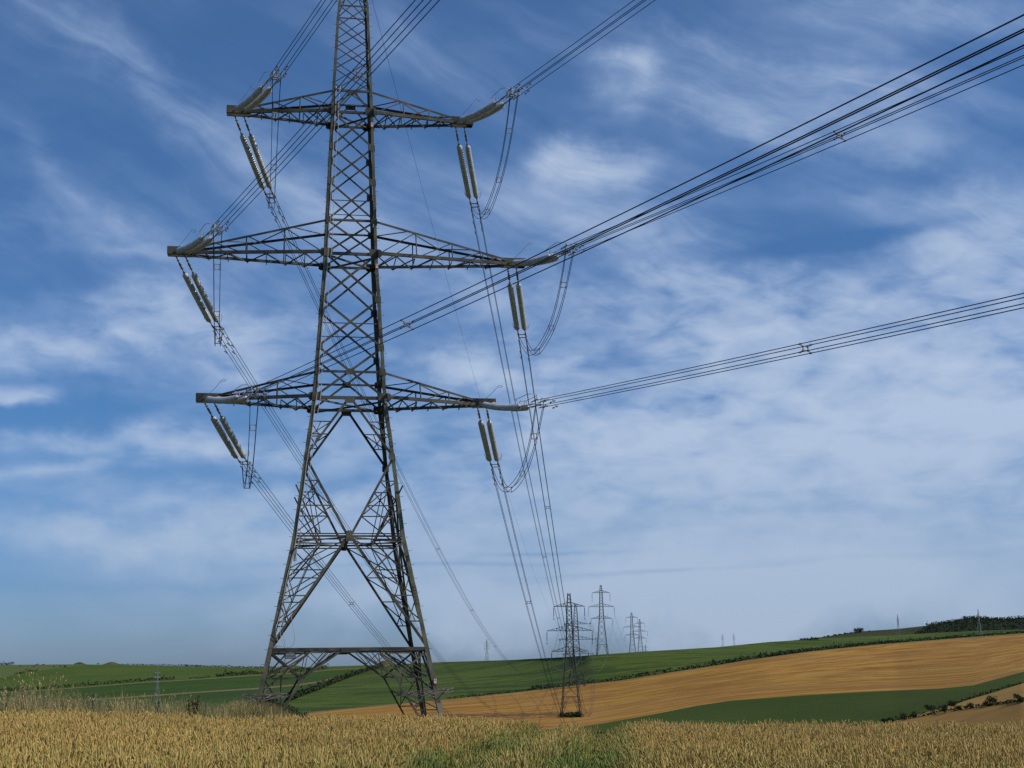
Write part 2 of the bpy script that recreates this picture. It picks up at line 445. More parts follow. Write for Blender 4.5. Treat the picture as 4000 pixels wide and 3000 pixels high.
# ------------------------------------------------------------------ far terrain, laid out on the real slopes
DC = {-1500: [(2860, 520), (2760, 1050), (2705, 1750), (2640, 2250), (2585, 2600)],
      0: [(2860, 500), (2760, 1000), (2740, 1300), (2705, 1700), (2640, 2200), (2590, 2500)],
      1000: [(2860, 480), (2760, 820), (2700, 1050), (2650, 1600), (2620, 2000), (2600, 2300)],
      1800: [(2860, 480), (2790, 640), (2720, 820), (2650, 1100), (2580, 1600)],
      2300: [(2860, 470), (2800, 604), (2680, 867), (2557, 1052), (2500, 1250)],
      3000: [(2860, 440), (2800, 540), (2730, 640), (2570, 950), (2505, 1250)],
      3500: [(2860, 410), (2815, 450), (2780, 480), (2700, 600), (2520, 1200), (2478, 1500)],
      4000: [(2860, 325), (2742, 400), (2670, 480), (2620, 600), (2478, 1350), (2450, 1600)],
      5500: [(2860, 300), (2700, 400), (2600, 560), (2450, 1350), (2400, 1600)]}
DXS = sorted(DC)


def depth(x, y):
    v = []
    for k in DXS:
        a = DC[k][::-1]
        v.append(np.interp(y, [p[0] for p in a], [p[1] for p in a]))
    return float(np.interp(x, DXS, v))


def G(x, y): return at(x, y, depth(x, y))


def cv(pts):
    xs = [p[0] for p in pts]; ys = [p[1] for p in pts]
    return lambda x: float(np.interp(x, xs, ys))


SKY = cv([(-1500, 2600), (0, 2597), (300, 2595), (600, 2599), (1000, 2608), (1200, 2606), (1451, 2598), (1560, 2594), (1733, 2586), (2000, 2578), (2200, 2567), (2340, 2557), (2500, 2546), (2800, 2528), (3000, 2508), (3200, 2495), (3400, 2485), (3600, 2475), (3800, 2465), (4000, 2458), (5500, 2430)])
BA = cv([(-1500, 2720), (0, 2650), (72, 2633), (145, 2622), (217, 2611.5), (307, 2600), (380, 2590), (381, 100)])
BB = cv([(-1500, 2750), (0, 2705), (181, 2695), (398, 2678), (590, 2662), (687, 2658), (845, 2648), (997, 2637), (1171, 2628), (1298, 2615), (1424, 2609), (1560, 2590), (1561, 100)])
BP = cv([(-1500, 2850), (0, 2765), (427, 2731), (590, 2720), (780, 2706), (1000, 2692), (1171, 2677), (1250, 2665), (1330, 2645), (1435, 2618), (1560, 2590), (1561, 100)])
B3 = cv([(700, 2860), (900, 2840), (1000, 2790), (1147, 2730), (1223, 2703), (1300, 2672), (1435, 2621), (1560, 2590), (1561, 100)])
B1 = cv([(900, 2858), (1050, 2815), (1234, 2780), (1505, 2753), (1733, 2733), (2000, 2706), (2181, 2685), (2320, 2668), (2422, 2658), (2633, 2624), (2800, 2599), (2916, 2579), (3170, 2544), (3423, 2518), (3739, 2493), (4000, 2474), (5500, 2445)])
BS = cv([(1900, 2860), (2200, 2849), (2329, 2831), (2600, 2781), (2727, 2756), (2853, 2737), (3106, 2718), (3391, 2702), (3676, 2689), (3802, 2677), (4000, 2623), (5500, 2500)])
BG = cv([(3380, 2860), (3490, 2818), (3616, 2783), (3775, 2736), (3870, 2708), (4000, 2668), (5500, 2560)])
BH = cv([(3400, 2860), (3521, 2812), (3680, 2785), (3838, 2761), (4000, 2742), (5500, 2640)])
BE = lambda x: 2860.0
LAY = [(SKY, None, None), (BA, 'pasture', 'pasture'), (BB, 'green_crop', 'g2'), (lambda x: BB(x) + 2.2, 'dry_margin', 'straw'), (lambda x: BP(x) - 5, 'bright_green_crop', 'g3'), (BP, 'dry_margin', 'straw'), (B3, 'low_green_crop', 'g4'), (B1, 'slope_crop', 'g5'),
       (lambda x: B1(x) + 3.5, 'dry_margin', 'straw'), (BS, 'stubble_field', 'stubble'), (BG, 'green_strip', 'strip'), (BH, 'far_tan_field', 'tan2'), (BE, 'tan_field', 'tan')]
XS = np.arange(-1500, 5501, 20.0)
prev = np.array([SKY(x) for x in XS])
for k, (fn, name, mk) in enumerate(LAY):
    if k == 0: continue
    cur = np.minimum(np.maximum(np.array([fn(x) for x in XS]), prev), 2860.0)
    nrow = 26 if name in ('stubble_field', 'slope_crop') else 14
    mb = MB(); uvs = []
    for i in range(len(XS) - 1):
        if max(cur[i] - prev[i], cur[i + 1] - prev[i + 1]) < 0.3: continue
        V, Fc = [], []
        for j in range(nrow + 1):
            tt = j / nrow
            for q in (i, i + 1):
                p = G(XS[q], prev[q] + (cur[q] - prev[q]) * tt)
                V.append(p); uvs.append((p[0] / 100, tt))
        for j in range(nrow):
            Fc.append((2 * j, 2 * j + 2, 2 * j + 3, 2 * j + 1))
        mb.add(V, Fc)
    o = mb.build(name, M[mk], smooth=True)
    lay = o.data.uv_layers.new(name='UVMap')
    li = np.zeros(len(o.data.loops), int); o.data.loops.foreach_get('vertex_index', li)
    lay.data.foreach_set('uv', np.array(uvs)[li].ravel())
    # weld the columns so that shading is smooth
    import bmesh
    bm = bmesh.new(); bm.from_mesh(o.data); bmesh.ops.remove_doubles(bm, verts=bm.verts, dist=.01); bm.to_mesh(o.data); bm.free()
    tag(o, kind='structure')
    prev = cur

# ground behind the skyline, falling away, and far plain to the horizon
mb = MB()
for i in range(len(XS) - 1):
    V = []
    for q in (i, i + 1):
        y0 = SKY(XS[q]); p = G(XS[q], y0); n = p[:2] / np.linalg.norm(p[:2])
        for dd, dzz in ((0, 0), (60, -1.5), (250, -14), (800, -60)):
            V.append((p[0] + n[0] * dd, p[1] + n[1] * dd, p[2] + dzz))
    mb.add(V, [(0, 1, 5, 4), (1, 2, 6, 5), (2, 3, 7, 6)])
tag(mb.build('hill_back', M['pasture'], smooth=True), kind='structure')
mb = MB()
ring = [(6000 * cos(2 * pi * k / 64), 6000 * sin(2 * pi * k / 64), -48) for k in range(64)]
mb.add(ring, [tuple(range(64))])
tag(mb.build('ground', M['ground']), kind='structure')

# brown strip in the stubble leading up to the second pylon
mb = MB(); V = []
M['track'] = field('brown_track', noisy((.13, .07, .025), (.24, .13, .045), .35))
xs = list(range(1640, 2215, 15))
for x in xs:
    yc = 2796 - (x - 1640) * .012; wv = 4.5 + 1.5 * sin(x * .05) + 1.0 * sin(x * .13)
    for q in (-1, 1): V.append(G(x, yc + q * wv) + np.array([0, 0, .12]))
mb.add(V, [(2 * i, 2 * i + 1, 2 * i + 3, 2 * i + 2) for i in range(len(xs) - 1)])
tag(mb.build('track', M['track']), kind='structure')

# farther hill on the right with its scrub-covered shoulder
HS = cv([(3000, 2512), (3200, 2490), (3350, 2467), (3500, 2457), (3630, 2443), (3680, 2440), (5500, 2420)])
HW = cv([(3560, 2484), (3590, 2470), (3640, 2441), (3690, 2432), (3740, 2422), (3780, 2413), (3820, 2411), (3860, 2415), (3930, 2418), (4000, 2412), (4300, 2405), (5500, 2440)])
for name, fn, D0, x0, x1, mk in (('rough_hill', HS, 2500, 3000, 5500, 'moor'), ('scrub_hill', HW, 2250, 3560, 5500, 'scrub')):
    mb = MB(); xs = np.arange(x0, x1 + 1, 10.0)
    for i in range(len(xs) - 1):
        V = []
        for q in (i, i + 1):
            top = fn(xs[q]) + (NR.rand() * 2 if mk == 'scrub' else 0) * 0
            for j in range(8):
                yy = 2520 + (top - 2520) * min(1, j / 6)
                D = D0 - 420 + 420 * min(1, j / 6)
                p = at(xs[q], yy, D)
                if j == 7: p = p + np.array([p[0], p[1], 0]) * .3 + np.array([0, 0, -60])
                V.append(p)
        mb.add(V, [(j, j + 8, j + 9, j + 1) for j in range(7)])
    o = mb.build(name, M[mk], smooth=True)
    bm = bmesh.new(); bm.from_mesh(o.data); bmesh.ops.remove_doubles(bm, verts=bm.verts, dist=.01); bm.to_mesh(o.data); bm.free()
    tag(o, kind='structure')


# ------------------------------------------------------------------ near ground
GY = ([0, 20, 35, 42, 50, 60, 70, 80, 85, 95, 120, 160, 220, 300, 420, 520], [0, .02, .06, .10, 0, -.42, -.80, -1.18, -1.45, -2.0, -3.6, -6.4, -10.2, -14.2, -18.0, -19.5])
TY = ([0, 20, 35, 60, 85, 120, 520], [0, -.006, -.019, -.075, -.125, -.11, 0.0])


CROP = ([-14, -12.5, -6, -1.7, 0, 1.2, 10, 15], [-.02, -.02, -.22, -.265, -.385, -.47, -.55, -.55])


def gz(x, y):
    if y < 0: return 0.0
    a = (np.interp(y, [0, 20, 35], [0, .02, .06]) + np.interp(x * 35 / max(y, 12), *CROP) * (min(y, 35) / 35) ** 1.2)
    if y <= 35: return float(a)
    b = np.interp(y, *GY) + np.interp(y, *TY) * (np.clip(x, -26, 24) + 12)
    k = min(1.0, (y - 35) / 18)
    return float(a * (1 - k) + b * k)


mb = MB()
ys = list(np.arange(-60, 10, 10.0)) + list(np.arange(10, 130, 3.0)) + list(np.arange(130, 300, 10.0)) + [300, 320, 345]
us = np.linspace(-1.0, 1.0, 81)
V = []
for y in ys:
    half = 60 + max(y, 0) * .9
    for u in us:
        x = u * half
        V.append((x, y, gz(x, y)))
n = len(us)
mb.add(V, [(j * n + i, j * n + i + 1, (j + 1) * n + i + 1, (j + 1) * n + i) for j in range(len(ys) - 1) for i in range(n - 1)])
# join it to the valley floor
last = [Vv for Vv in V[-n:]]
V2 = []
for (x, y, z) in last:
    d = math.atan2(x, y); pxx = 2000 + F * tan(d)
    q = G(min(max(pxx, -1490), 5490), 2860)
    s_ = np.linalg.norm(q[:2]) / math.hypot(x, y)
    V2 += [(x, y, z), (x + (x * s_ - x) * .6, y + (y * s_ - y) * .6, z + (q[2] - 1.0 - z) * .75), (x * s_ * 1.01, y * s_ * 1.01, q[2] - .4)]
mb.add(V2, [(3 * i, 3 * i + 3, 3 * i + 4, 3 * i + 1) for i in range(n - 1)] + [(3 * i + 1, 3 * i + 4, 3 * i + 5, 3 * i + 2) for i in range(n - 1)])


def meadow(t):
    p = pos(t); y = t.sep(p)[1]
    g = t.mix(t.noise(p, .5, 5), (.05, .075, .025, 1), (.14, .125, .05, 1))
    return t.mix(t.mr(y, 36, 39), soil(t), g)


M['meadow'] = field('meadow', meadow)
tag(mb.build('field_ground', M['meadow'], smooth=True), kind='structure')


# ------------------------------------------------------------------ the big tension pylon
YAW = 0.162799
TC = np.array([-9.78171246, 84.34103225, 0.0])
Z0 = -2.0                                             # height of the tower's own zero above the camera's ground
# heights above the eye -> tower frame
def H(zrel): return zrel + EYE - Z0
ZL = dict(L1=H(1.344), L2=H(7.636), N1=H(12.27), lb=H(15.77), lt=H(17.341), mb=H(24.636), mt=H(26.742), ub=H(33.713), ut=H(35.138), bend=H(40.891), top=H(45.6))
WZ = ([H(-6.0), H(1.344), H(7.636), H(15.77), H(24.636), H(33.713), H(35.138), H(40.891), H(45.6)], [5.84, 4.392, 3.154, 2.135, 1.578, 1.2656, 1.2015, .953, .36])
ARM = dict(ub=7.58, mb=10.8, lb=8.858)


def W_(z): return float(np.interp(z, *WZ))
def tw(u, v, zrel):
    c, s = cos(YAW), sin(YAW)
    return np.array([TC[0] + u * c - v * s, TC[1] + u * s + v * c, zrel + EYE])


def corner(su, sv, z):
    a = W_(z); return np.array([su * a, sv * a, z])


FACES = [((0, -1), (1, 0)), ((0, 1), (-1, 0)), ((1, 0), (0, 1)), ((-1, 0), (0, -1))]     # outward normal, direction along the face


def fp(face, h, z, depth=0.0):
    n, t = face; a = W_(z) - depth
    return np.array([n[0] * a + t[0] * h, n[1] * a + t[1] * h, z])


def brace(mb, face, h0, z0, h1, z1, wd, depth=.02, t=.010, side=1):
    n, tt = face
    p, q = fp(face, h0, z0, depth), fp(face, h1, z1, depth)
    d = q - p
    nn = np.array([n[0], n[1], 0.0])
    inpl = np.cross(nn, d) * side
    p2 = p - inpl / np.linalg.norm(inpl) * wd / 2; q2 = q - inpl / np.linalg.norm(inpl) * wd / 2
    mb.angle(p2, q2, inpl, -nn, wd, t, wb=wd * .8)


def gusset(mb, face, h, z, wd, ht, depth=-.006):
    n, t = face
    nn = np.array([n[0], n[1], 0.0]); tt = np.array([t[0], t[1], 0.0])
    c0, c1 = fp(face, h, z - ht / 2, depth), fp(face, h, z + ht / 2, depth)
    k = .16
    for (a, b, f0, f1) in ((0, 1, 1, 1),):
        V = []
        for dpt in (0, -.012):
            for (hh, zz) in ((-.5, -.5 + k), (-.5 + k, -.5), (.5 - k, -.5), (.5, -.5 + k), (.5, .5 - k), (.5 - k, .5), (-.5 + k, .5), (-.5, .5 - k)):
                V.append(c0 + (c1 - c0) * (zz + .5) + tt * hh * wd + nn * (dpt + .012))
        mb.add(V, [tuple(range(8)), tuple(range(15, 7, -1))] + [(i, i + 8, (i + 1) % 8 + 8, (i + 1) % 8) for i in range(8)])


pyl = empty('electricity_pylon', (TC[0], TC[1], Z0), YAW)
tag(pyl, 'huge dark steel lattice pylon, nearest of all, its peak cut off by the top edge', 'pylon')
# legs with step bolts
for su in (-1, 1):
    for sv in (-1, 1):
        mb = MB()
        for (za, zb, wd) in ((H(-6.0), ZL['L1'], .24), (ZL['L1'], ZL['L2'], .235), (ZL['L2'], ZL['lb'], .22), (ZL['lb'], ZL['mb'], .20), (ZL['mb'], ZL['ub'], .17), (ZL['ub'], ZL['bend'], .14), (ZL['bend'], ZL['top'], .10)):
            mb.angle(corner(su, sv, za), corner(su, sv, zb), (-su, 0, 0), (0, -sv, 0), wd, .022)
        for zz in (H(4.3), H(13.4), H(21.9), H(27.9), H(34.2)):       # splice covers
            mb.angle(corner(su, sv, zz - .55) + np.array([su, sv, 0]) * .014, corner(su, sv, zz + .55) + np.array([su, sv, 0]) * .014, (-su, 0, 0), (0, -sv, 0), .19, .013)
        if sv == -1:
            # rows of bolt heads at the splices
            for zz in (H(4.3), H(13.4), H(21.9), H(27.9)):
                for k in range(6):
                    for q in (.05, .13):
                        c = corner(su, sv, zz - .45 + k * .18) + np.array([-su * q, sv * .012, 0])
                        mb.lathe(c, (0, sv, 0), [(0, .02), (.028, .02), (.028, .001)], 6)
        leg = mb.build('leg', M['leg'], pyl)
        if sv == -1:
            z = H(-1.0); first = None
            while z < ZL['bend'] + .5:
                c = corner(su, sv, z)
                if first is None:
                    sb = MB(); sb.tube([np.array([su * -.02, -sv * .06, 0]), np.array([su * .17, -sv * .06, 0]), np.array([su * .17, -sv * .06, .035])], .013, 5)
                    o = first = sb.build('step_bolt', M['leg'], leg)
                else:
                    o = first.copy(); COL.objects.link(o); o.parent = leg
                o.location = tuple(c); z += .78


def xpanel(mb, face, za, zb, wd):
    a, b = W_(za) - .05, W_(zb) - .05
    brace(mb, face, -a, za, b, zb, wd, .024, side=1)
    brace(mb, face, a, za, -b, zb, wd, .040, side=-1)


def subs(mb, face, sgn, pts_leg, diag0, diag1, fr, wd, zig=True, dirn=1):
    """secondary members between a leg and a main diagonal (diag0, diag1 = (h, z))"""
    pr = None
    for k, f in enumerate(fr):
        h = diag0[0] + (diag1[0] - diag0[0]) * f; z = diag0[1] + (diag1[1] - diag0[1]) * f
        lh = sgn * (W_(z) - .06)
        brace(mb, face, lh, z, h, z, wd, .05)
        if zig and pr:
            # one long diagonal and a hanger in every bay
            if k % 2 == 1: brace(mb, face, pr[0], pr[1], h, z, wd, .062)
            brace(mb, face, pr[2], pr[1], lh, z, wd, .074)
            if k % 2 == 0: brace(mb, face, pr[0], pr[1], (h + lh) / 2, z, wd * .9, .068)
            brace(mb, face, (pr[0] + pr[2]) / 2, pr[1], (h + lh) / 2, z, wd * .8, .08)
        pr = (lh, z, h)


for face in FACES:
    mb = MB()
    main = face[0][0] == 0
    # body above the lowest crossarm
    seq = [ZL['lb'], H(18.85), H(21.8), ZL['mb'], ZL['mt'], H(29.2), H(31.45), ZL['ub']]
    for i in range(len(seq) - 1):
        if main or True:
            if abs(seq[i] - ZL['mb']) < .01: xpanel(mb, face, seq[i], seq[i + 1], .105)
            else: xpanel(mb, face, seq[i], seq[i + 1], .125 if seq[i] < ZL['mb'] else .10)
    # inverted V at the top arm
    a = W_(ZL['ub']) - .05
    brace(mb, face, -a, ZL['ub'], -.04, ZL['ut'], .10, .026); brace(mb, face, a, ZL['ub'], .04, ZL['ut'], .10, .026, side=-1)
    seq = list(np.linspace(ZL['ut'], ZL['bend'], 5))
    for i in range(4): xpanel(mb, face, seq[i], seq[i + 1], .06)
    xpanel(mb, face, ZL['bend'], ZL['bend'] + 1.6, .055); xpanel(mb, face, ZL['bend'] + 1.6, ZL['bend'] + 3.0, .05)
    a = W_(ZL['bend']) - .02
    brace(mb, face, -a, ZL['bend'], 0, ZL['bend'] + 2.3, .06, .05); brace(mb, face, a, ZL['bend'], 0, ZL['bend'] + 2.3, .06, .05)
    for zz, wd in ((ZL['bend'], .08), (ZL['ut'], .13), (ZL['ub'], .15), (ZL['mt'], .13), (ZL['mb'], .17), (ZL['lt'], .13), (ZL['lb'], .18), (H(28.0), .05), (H(20.3), .055)):
        a = W_(zz) - .02
        brace(mb, face, -a, zz, a, zz, wd, .012 if wd > .12 else .055)
    # portal: lowest arm down to the waist, waist to the middle bar, middle bar to the bottom bar
    zn, z2, z1 = ZL['N1'], ZL['L2'], ZL['L1']
    for sg in (-1, 1):
        hN = sg * (W_(zn) - .08)
        brace(mb, face, hN, zn, sg * .10, ZL['lb'] - .08, .135, .03, side=sg)
        subs(mb, face, sg, None, (sg * .10, ZL['lb'] - .08), (hN, zn), (.40, .66), .06)
        h0 = sg * (W_(zn) - .10); 
        brace(mb, face, h0, zn - .1, sg * .10, z2 + .05, .135, .03, side=-sg)
        subs(mb, face, sg, None, (h0, zn - .1), (sg * .10, z2 + .05), (.30, .62, .98), .065)
        h1 = sg * (W_(z1) - .10)
        brace(mb, face, sg * .10, z2 - .05, h1, z1 + .08, .145, .03, side=sg)
        subs(mb, face, sg, None, (sg * .10, z2 - .05), (h1, z1), (.02, .30, .53, .76), .065)
        # below the bottom bar: knee bracing down to the foot
        zk = z1 - 1.55; hk = sg * 2.55
        zf = z1 - 7.0; hf = sg * (W_(zf) - .1)
        brace(mb, face, sg * .35, z1 - .05, hk, zk, .11, .03, side=sg)
        brace(mb, face, hk, zk, hk + (hf - hk) * .62, zk + (zf - zk) * .62, .11, .03, side=sg)
        brace(mb, face, sg * (W_(z1) - .1), z1 - .1, hk, zk, .11, .045, side=-sg)
        brace(mb, face, sg * (W_(zk) - .06), zk, hk, zk, .085, .06)
        m1 = sg * 3.3
        brace(mb, face, sg * (W_(zk) - .1), zk, m1, z1 - .1, .06, .075)
        brace(mb, face, sg * (W_(zk) - .1), zk + .05, sg * 2.35, z1 - .12, .065, .088)
        brace(mb, face, hk * .98, zk + .05, sg * 2.2, z1 - .1, .045, .07)
        brace(mb, face, sg * 1.5, z1 - .75, sg * 2.2, z1 - .1, .045, .085)
        brace(mb, face, sg * 1.5, z1 - .75, sg * .85, z1 - .1, .045, .085)
        brace(mb, face, hk * .96, zk, sg * 1.15, z1 - .1, .055, .098)
        z3 = zk - 1.75
        h3 = hk + (hf - hk) * ((zk - z3) / (zk - zf))
        brace(mb, face, sg * (W_(z3) - .06), z3, h3, z3, .065, .06)
        brace(mb, face, sg * (W_(zk) - .1), zk - .05, h3, z3, .06, .075)
        brace(mb, face, hk + (h3 - hk) * .45, zk + (z3 - zk) * .45, sg * (W_(z3) - .1), z3, .055, .09)
        brace(mb, face, (sg * W_(zk) + hk) / 2, zk, (sg * W_(zk) + hk) / 2, z3 + .1, .045, .1)
    brace(mb, face, -(W_(z2) - .02), z2, W_(z2) - .02, z2, .10, .012)
    brace(mb, face, -(W_(z1) - .02), z1, W_(z1) - .02, z1, .17, .012)
    gusset(mb, face, 0, z2, .38, .62); gusset(mb, face, 0, z1 - .05, .85, .26); gusset(mb, face, 0, ZL['lb'] - .16, .6, .34)
    gusset(mb, face, 0, ZL['ut'] - .12, .62, .34); gusset(mb, face, 0, ZL['lt'], .5, .36)
    for sg in (-1, 1):
        for k in ('lb', 'mb', 'ub'):
            gusset(mb, face, sg * (W_(ZL[k]) - .12), ZL[k] + .05, .75, .50, depth=-.026)
        for zz in (H(18.85), H(21.8), ZL['mt'], H(29.2), H(31.45), ZL['N1'], ZL['lt']):
            gusset(mb, face, sg * (W_(zz) - .17), zz, .33, .42, depth=-.026)
    mb.build('lattice_bracing', M['steel'], pyl)

# horizontal plan bracing and hip members inside the body
mb = MB()
for zz, wd in ((ZL['L2'], .07), (ZL['lb'], .07), (ZL['mb'], .07), (ZL['ub'], .06), (ZL['L1'], .08)):
    a = W_(zz) - .1
    mb = MB()
    if zz in (ZL['L2'], ZL['L1']):
        mids = [(0, -a), (a, 0), (0, a), (-a, 0)]
        for i in range(4):
            p, q = mids[i], mids[(i + 1) % 4]
            mb.bar((p[0], p[1], zz - .05), (q[0], q[1], zz - .05), wd)
        for i in range(4):
            p, q = mids[i], mids[(i + 1) % 4]
            m_ = ((p[0] + q[0]) / 2, (p[1] + q[1]) / 2); cc = (a * np.sign(m_[0]), a * np.sign(m_[1]))
            mb.bar((m_[0], m_[1], zz - .13), (cc[0], cc[1], zz - .13), wd)
            mb.bar((m_[0], m_[1], zz - .2), (cc[0] * .99, cc[1] * .99, zz + (2.9 if zz == ZL['L2'] else -1.5)), wd * .9)
            mb.bar((m_[0], m_[1], zz - .2), (cc[0] * 1.06, cc[1] * 1.06, zz - 2.2), wd * .9)
    else:
        mb.bar((-a, -a, zz - .08), (a, a, zz - .08), wd + .03); mb.bar((-a, a, zz - .19), (a, -a, zz - .19), wd + .03)
    mb.build('plan_bracing', M['steel'], pyl)

# crossarms
ARMT = {'ub': ('ut', 3), 'mb': ('mt', 4), 'lb': ('lt', 3)}
for k, (kt, nst) in ARMT.items():
    for su in (-1, 1):
        mb = MB(); A = ARM[k]; zb, zt = ZL[k], ZL[kt]
        wb, wt = W_(zb), W_(zt)
        ue = A - 1.25                                       # the chords run into the end box here
        bot = {sv: (np.array([su * wb, sv * wb, zb]), np.array([su * ue, sv * .34, zb])) for sv in (-1, 1)}
        topc = {sv: (np.array([su * wt, sv * wt, zt]), np.array([su * ue, sv * .30, zb + .40])) for sv in (-1, 1)}
        for sv in (-1, 1):
            mb.angle(bot[sv][0], bot[sv][1], (0, 0, 1), (0, -sv, 0), .19, .014, wb=.14)
            mb.angle(topc[sv][0], topc[sv][1], (0, -sv, 0), (0, 0, -1), .13, .012)
            last = None
            for i in range(1, nst + 1):
                f = [0, .30, .58, .82, .95][i] if nst == 4 else [0, .38, .70, .90][i]
                b = bot[sv][0] * (1 - f) + bot[sv][1] * f; t_ = topc[sv][0] * (1 - f) + topc[sv][1] * f
                off = np.array([0, -sv * .03, 0])
                if f < .9: mb.bar(b + off, t_ + off, .055)
                pb = bot[sv][0] if last is None else last[0]
                mb.bar(pb + off * 2, t_ + off * 2, .055)
                if su < 0 or sv > 0:
                    pt = topc[sv][0] if last is None else last[1]
                last = (b, t_)
            # end box
            V = MB
            mb.plate(np.array([su * ue, sv * .30, zb - .02]), np.array([su * A, sv * .30, zb - .02]), np.array([0, 0, 1.0]), np.array([0, sv * 1.0, 0]), 0, .46, 0, .015)
            mb.plate(np.array([su * (ue - .2), sv * .30, zb - .02]), np.array([su * A, sv * .30, zb - .02]), np.array([0, -sv * 1.0, 0]), np.array([0, 0, 1.0]), 0, .12, -.016, 0)
            mb.plate(np.array([su * (ue - .2), sv * .30, zb + .44]), np.array([su * A, sv * .30, zb + .44]), np.array([0, -sv * 1.0, 0]), np.array([0, 0, 1.0]), 0, .12, 0, .016)
        mb.plate(np.array([su * A, -.31, zb + .0]), np.array([su * A, .31, zb + .0]), np.array([0, 0, 1.0]), np.array([su * 1.0, 0, 0]), 0, .43, .002, .016)
        # lacing between the two bottom chords and between the two top chords
        nb = nst + 3
        fs = np.linspace(0.0, 1.0, nb + 1)
        for i in range(nb):
            s1 = -1 if i % 2 else 1
            p = bot[s1][0] * (1 - fs[i]) + bot[s1][1] * fs[i]; q = bot[-s1][0] * (1 - fs[i + 1]) + bot[-s1][1] * fs[i + 1]
            mb.bar(p + (0, 0, -.03), q + (0, 0, -.03), .06)
            p2 = bot[-s1][0] * (1 - fs[i]) + bot[-s1][1] * fs[i]; q2 = bot[s1][0] * (1 - fs[i + 1]) + bot[s1][1] * fs[i + 1]
            if i < 2: mb.bar(p2 + (0, 0, -.09), q2 + (0, 0, -.09), .055)
            if i: mb.bar(p + (0, 0, -.1), p2 + (0, 0, -.1), .05)
        for i in range(nst):
            f0, f1 = i / nst, (i + 1) / nst
            s1 = -1 if i % 2 else 1
            p = topc[s1][0] * (1 - f0) + topc[s1][1] * f0; q = topc[-s1][0] * (1 - f1) + topc[-s1][1] * f1
            mb.bar(p + (0, 0, -.05), q + (0, 0, -.05), .05)
        mb.build('crossarm', M['steel'], pyl)

# enamel circuit plates on the near right leg
for zrel, big in ((32.75, 1), (23.7, 1), (15.4, 1), (-.62, 1)):
    z = H(zrel); mb = MB()
    c = corner(1, -1, z)
    x0, x1, y = c[0] - .165, c[0] - .025, c[1] - .032
    hgt = .40
    def strip(z0, z1, mi, xa=x0, xb=x1, dy=0.0):
        mb.hexa([(xa, y - dy, z + z0), (xb, y - dy, z + z0), (xb, y + .006, z + z0), (xa, y + .006, z + z0), (xa, y - dy, z + z1), (xb, y - dy, z + z1), (xb, y + .006, z + z1), (xa, y + .006, z + z1)], mi)
    strip(.32, .40, 1); strip(.20, .32, 0); strip(.185, .20, 2); strip(.08, .185, 0); strip(.0, .08, 1)
    strip(.225, .25, 2, x0 + .03, x1 - .03, .003); strip(.25, .295, 2, x0 + .055, x1 - .055, .003)
    mb.build('circuit_plate', [M['white'], M['red'], M['black']], pyl)
# grey notice hanging under the bottom bar
mb = MB(); z = ZL['L1']; y = -W_(z) - .02
mb.plate(np.array([-3.42, y, z - .47]), np.array([-2.92, y, z - .47]), np.array([0, 0, 1.0]), np.array([0, 1.0, 0]), 0, .26, 0, .006, 0)
for (xa, xb, za, zb) in ((-3.45, -2.89, -.50, -.47), (-3.45, -3.42, -.47, -.09), (-2.92, -2.89, -.47, -.09)):
    mb.plate(np.array([xa, y - .008, z + za]), np.array([xb, y - .008, z + za]), np.array([0, 0, 1.0]), np.array([0, 1.0, 0]), 0, zb - za, 0, .02, 1)
for zz in (-.34, -.40):
    for a0, a1 in ((-3.36, -3.25), (-3.22, -3.08), (-3.05, -2.98)):
        mb.plate(np.array([a0, y - .004, z + zz]), np.array([a1, y - .004, z + zz]), np.array([0, 0, 1.0]), np.array([0, 1.0, 0]), 0, .022, 0, .003, 1)
mb.build('notice_plate', [M['plate'], M['black']], pyl)
# pale down-lead cables on the near left leg with a loose loop on the bottom bar
for off in (.02, .22):
    mb = MB(); pts = []
    for z in np.linspace(ZL['ut'] + .2, ZL['L1'] + 1.4, 60):
        c = corner(-1, -1, z); f_ = .05 * sin(z * 1.9 + off * 9)
        pts.append((c[0] + .20 + off + f_ * .5, c[1] - .05 - (.03 if off > .1 else 0), z))
    c = corner(-1, -1, ZL['L1'])
    for k in range(1, 10):
        t_ = k / 9
        pts.append((pts[59][0] + (.55 - off) * t_ * 0 - .12 * sin(t_ * pi) + .25 * t_ - .05, c[1] - .06 + .1 * t_, ZL['L1'] + 1.4 - 1.28 * t_))
    mb.tube(pts, .016, 5)
    mb.build('down_lead', M['cable'], pyl, smooth=True)
mb = MB()
y = -W_(ZL['L1']) + .05
lp = [(-3.45, 3.4), (-3.4, 2.9), (-3.25, 2.2), (-3.10, 1.5), (-3.0, .95), (-2.95, .55), (-3.02, .25), (-3.2, .12), (-3.5, .15), (-3.9, .19), (-4.15, .17)]
mb.tube([(a, y + .15, ZL['L1'] + b) for a, b in lp], .013, 5)
lp = [(-3.35, 3.4), (-3.42, 2.3), (-3.55, 1.7), (-3.62, 1.2), (-3.58, .75), (-3.45, .25)]
mb.tube([(a, y + .25, ZL['L1'] + b) for a, b in lp], .011, 5)
for k in range(3):
    mb.tube([(-4.05 + .11 * cos(t_) + .05 * k, y + .1 + .03 * k, ZL['L1'] + .2 + .09 * sin(t_)) for t_ in np.linspace(0, 6.2, 14)], .013, 5)
mb.build('loose_cable', M['cable'], pyl, smooth=True)
mb = MB(); c = corner(-1, -1, H(6.55))
mb.bar(c + np.array([.36, .0, -.35]), c + np.array([.36, .0, .35]), .17, .10, up=(0, 1, 0))
mb.bar(c + np.array([.36, -.06, .36]), c + np.array([.36, -.06, .38]), .2, .14, up=(0, 1, 0))
mb.build('cable_box', M['plate'], pyl)
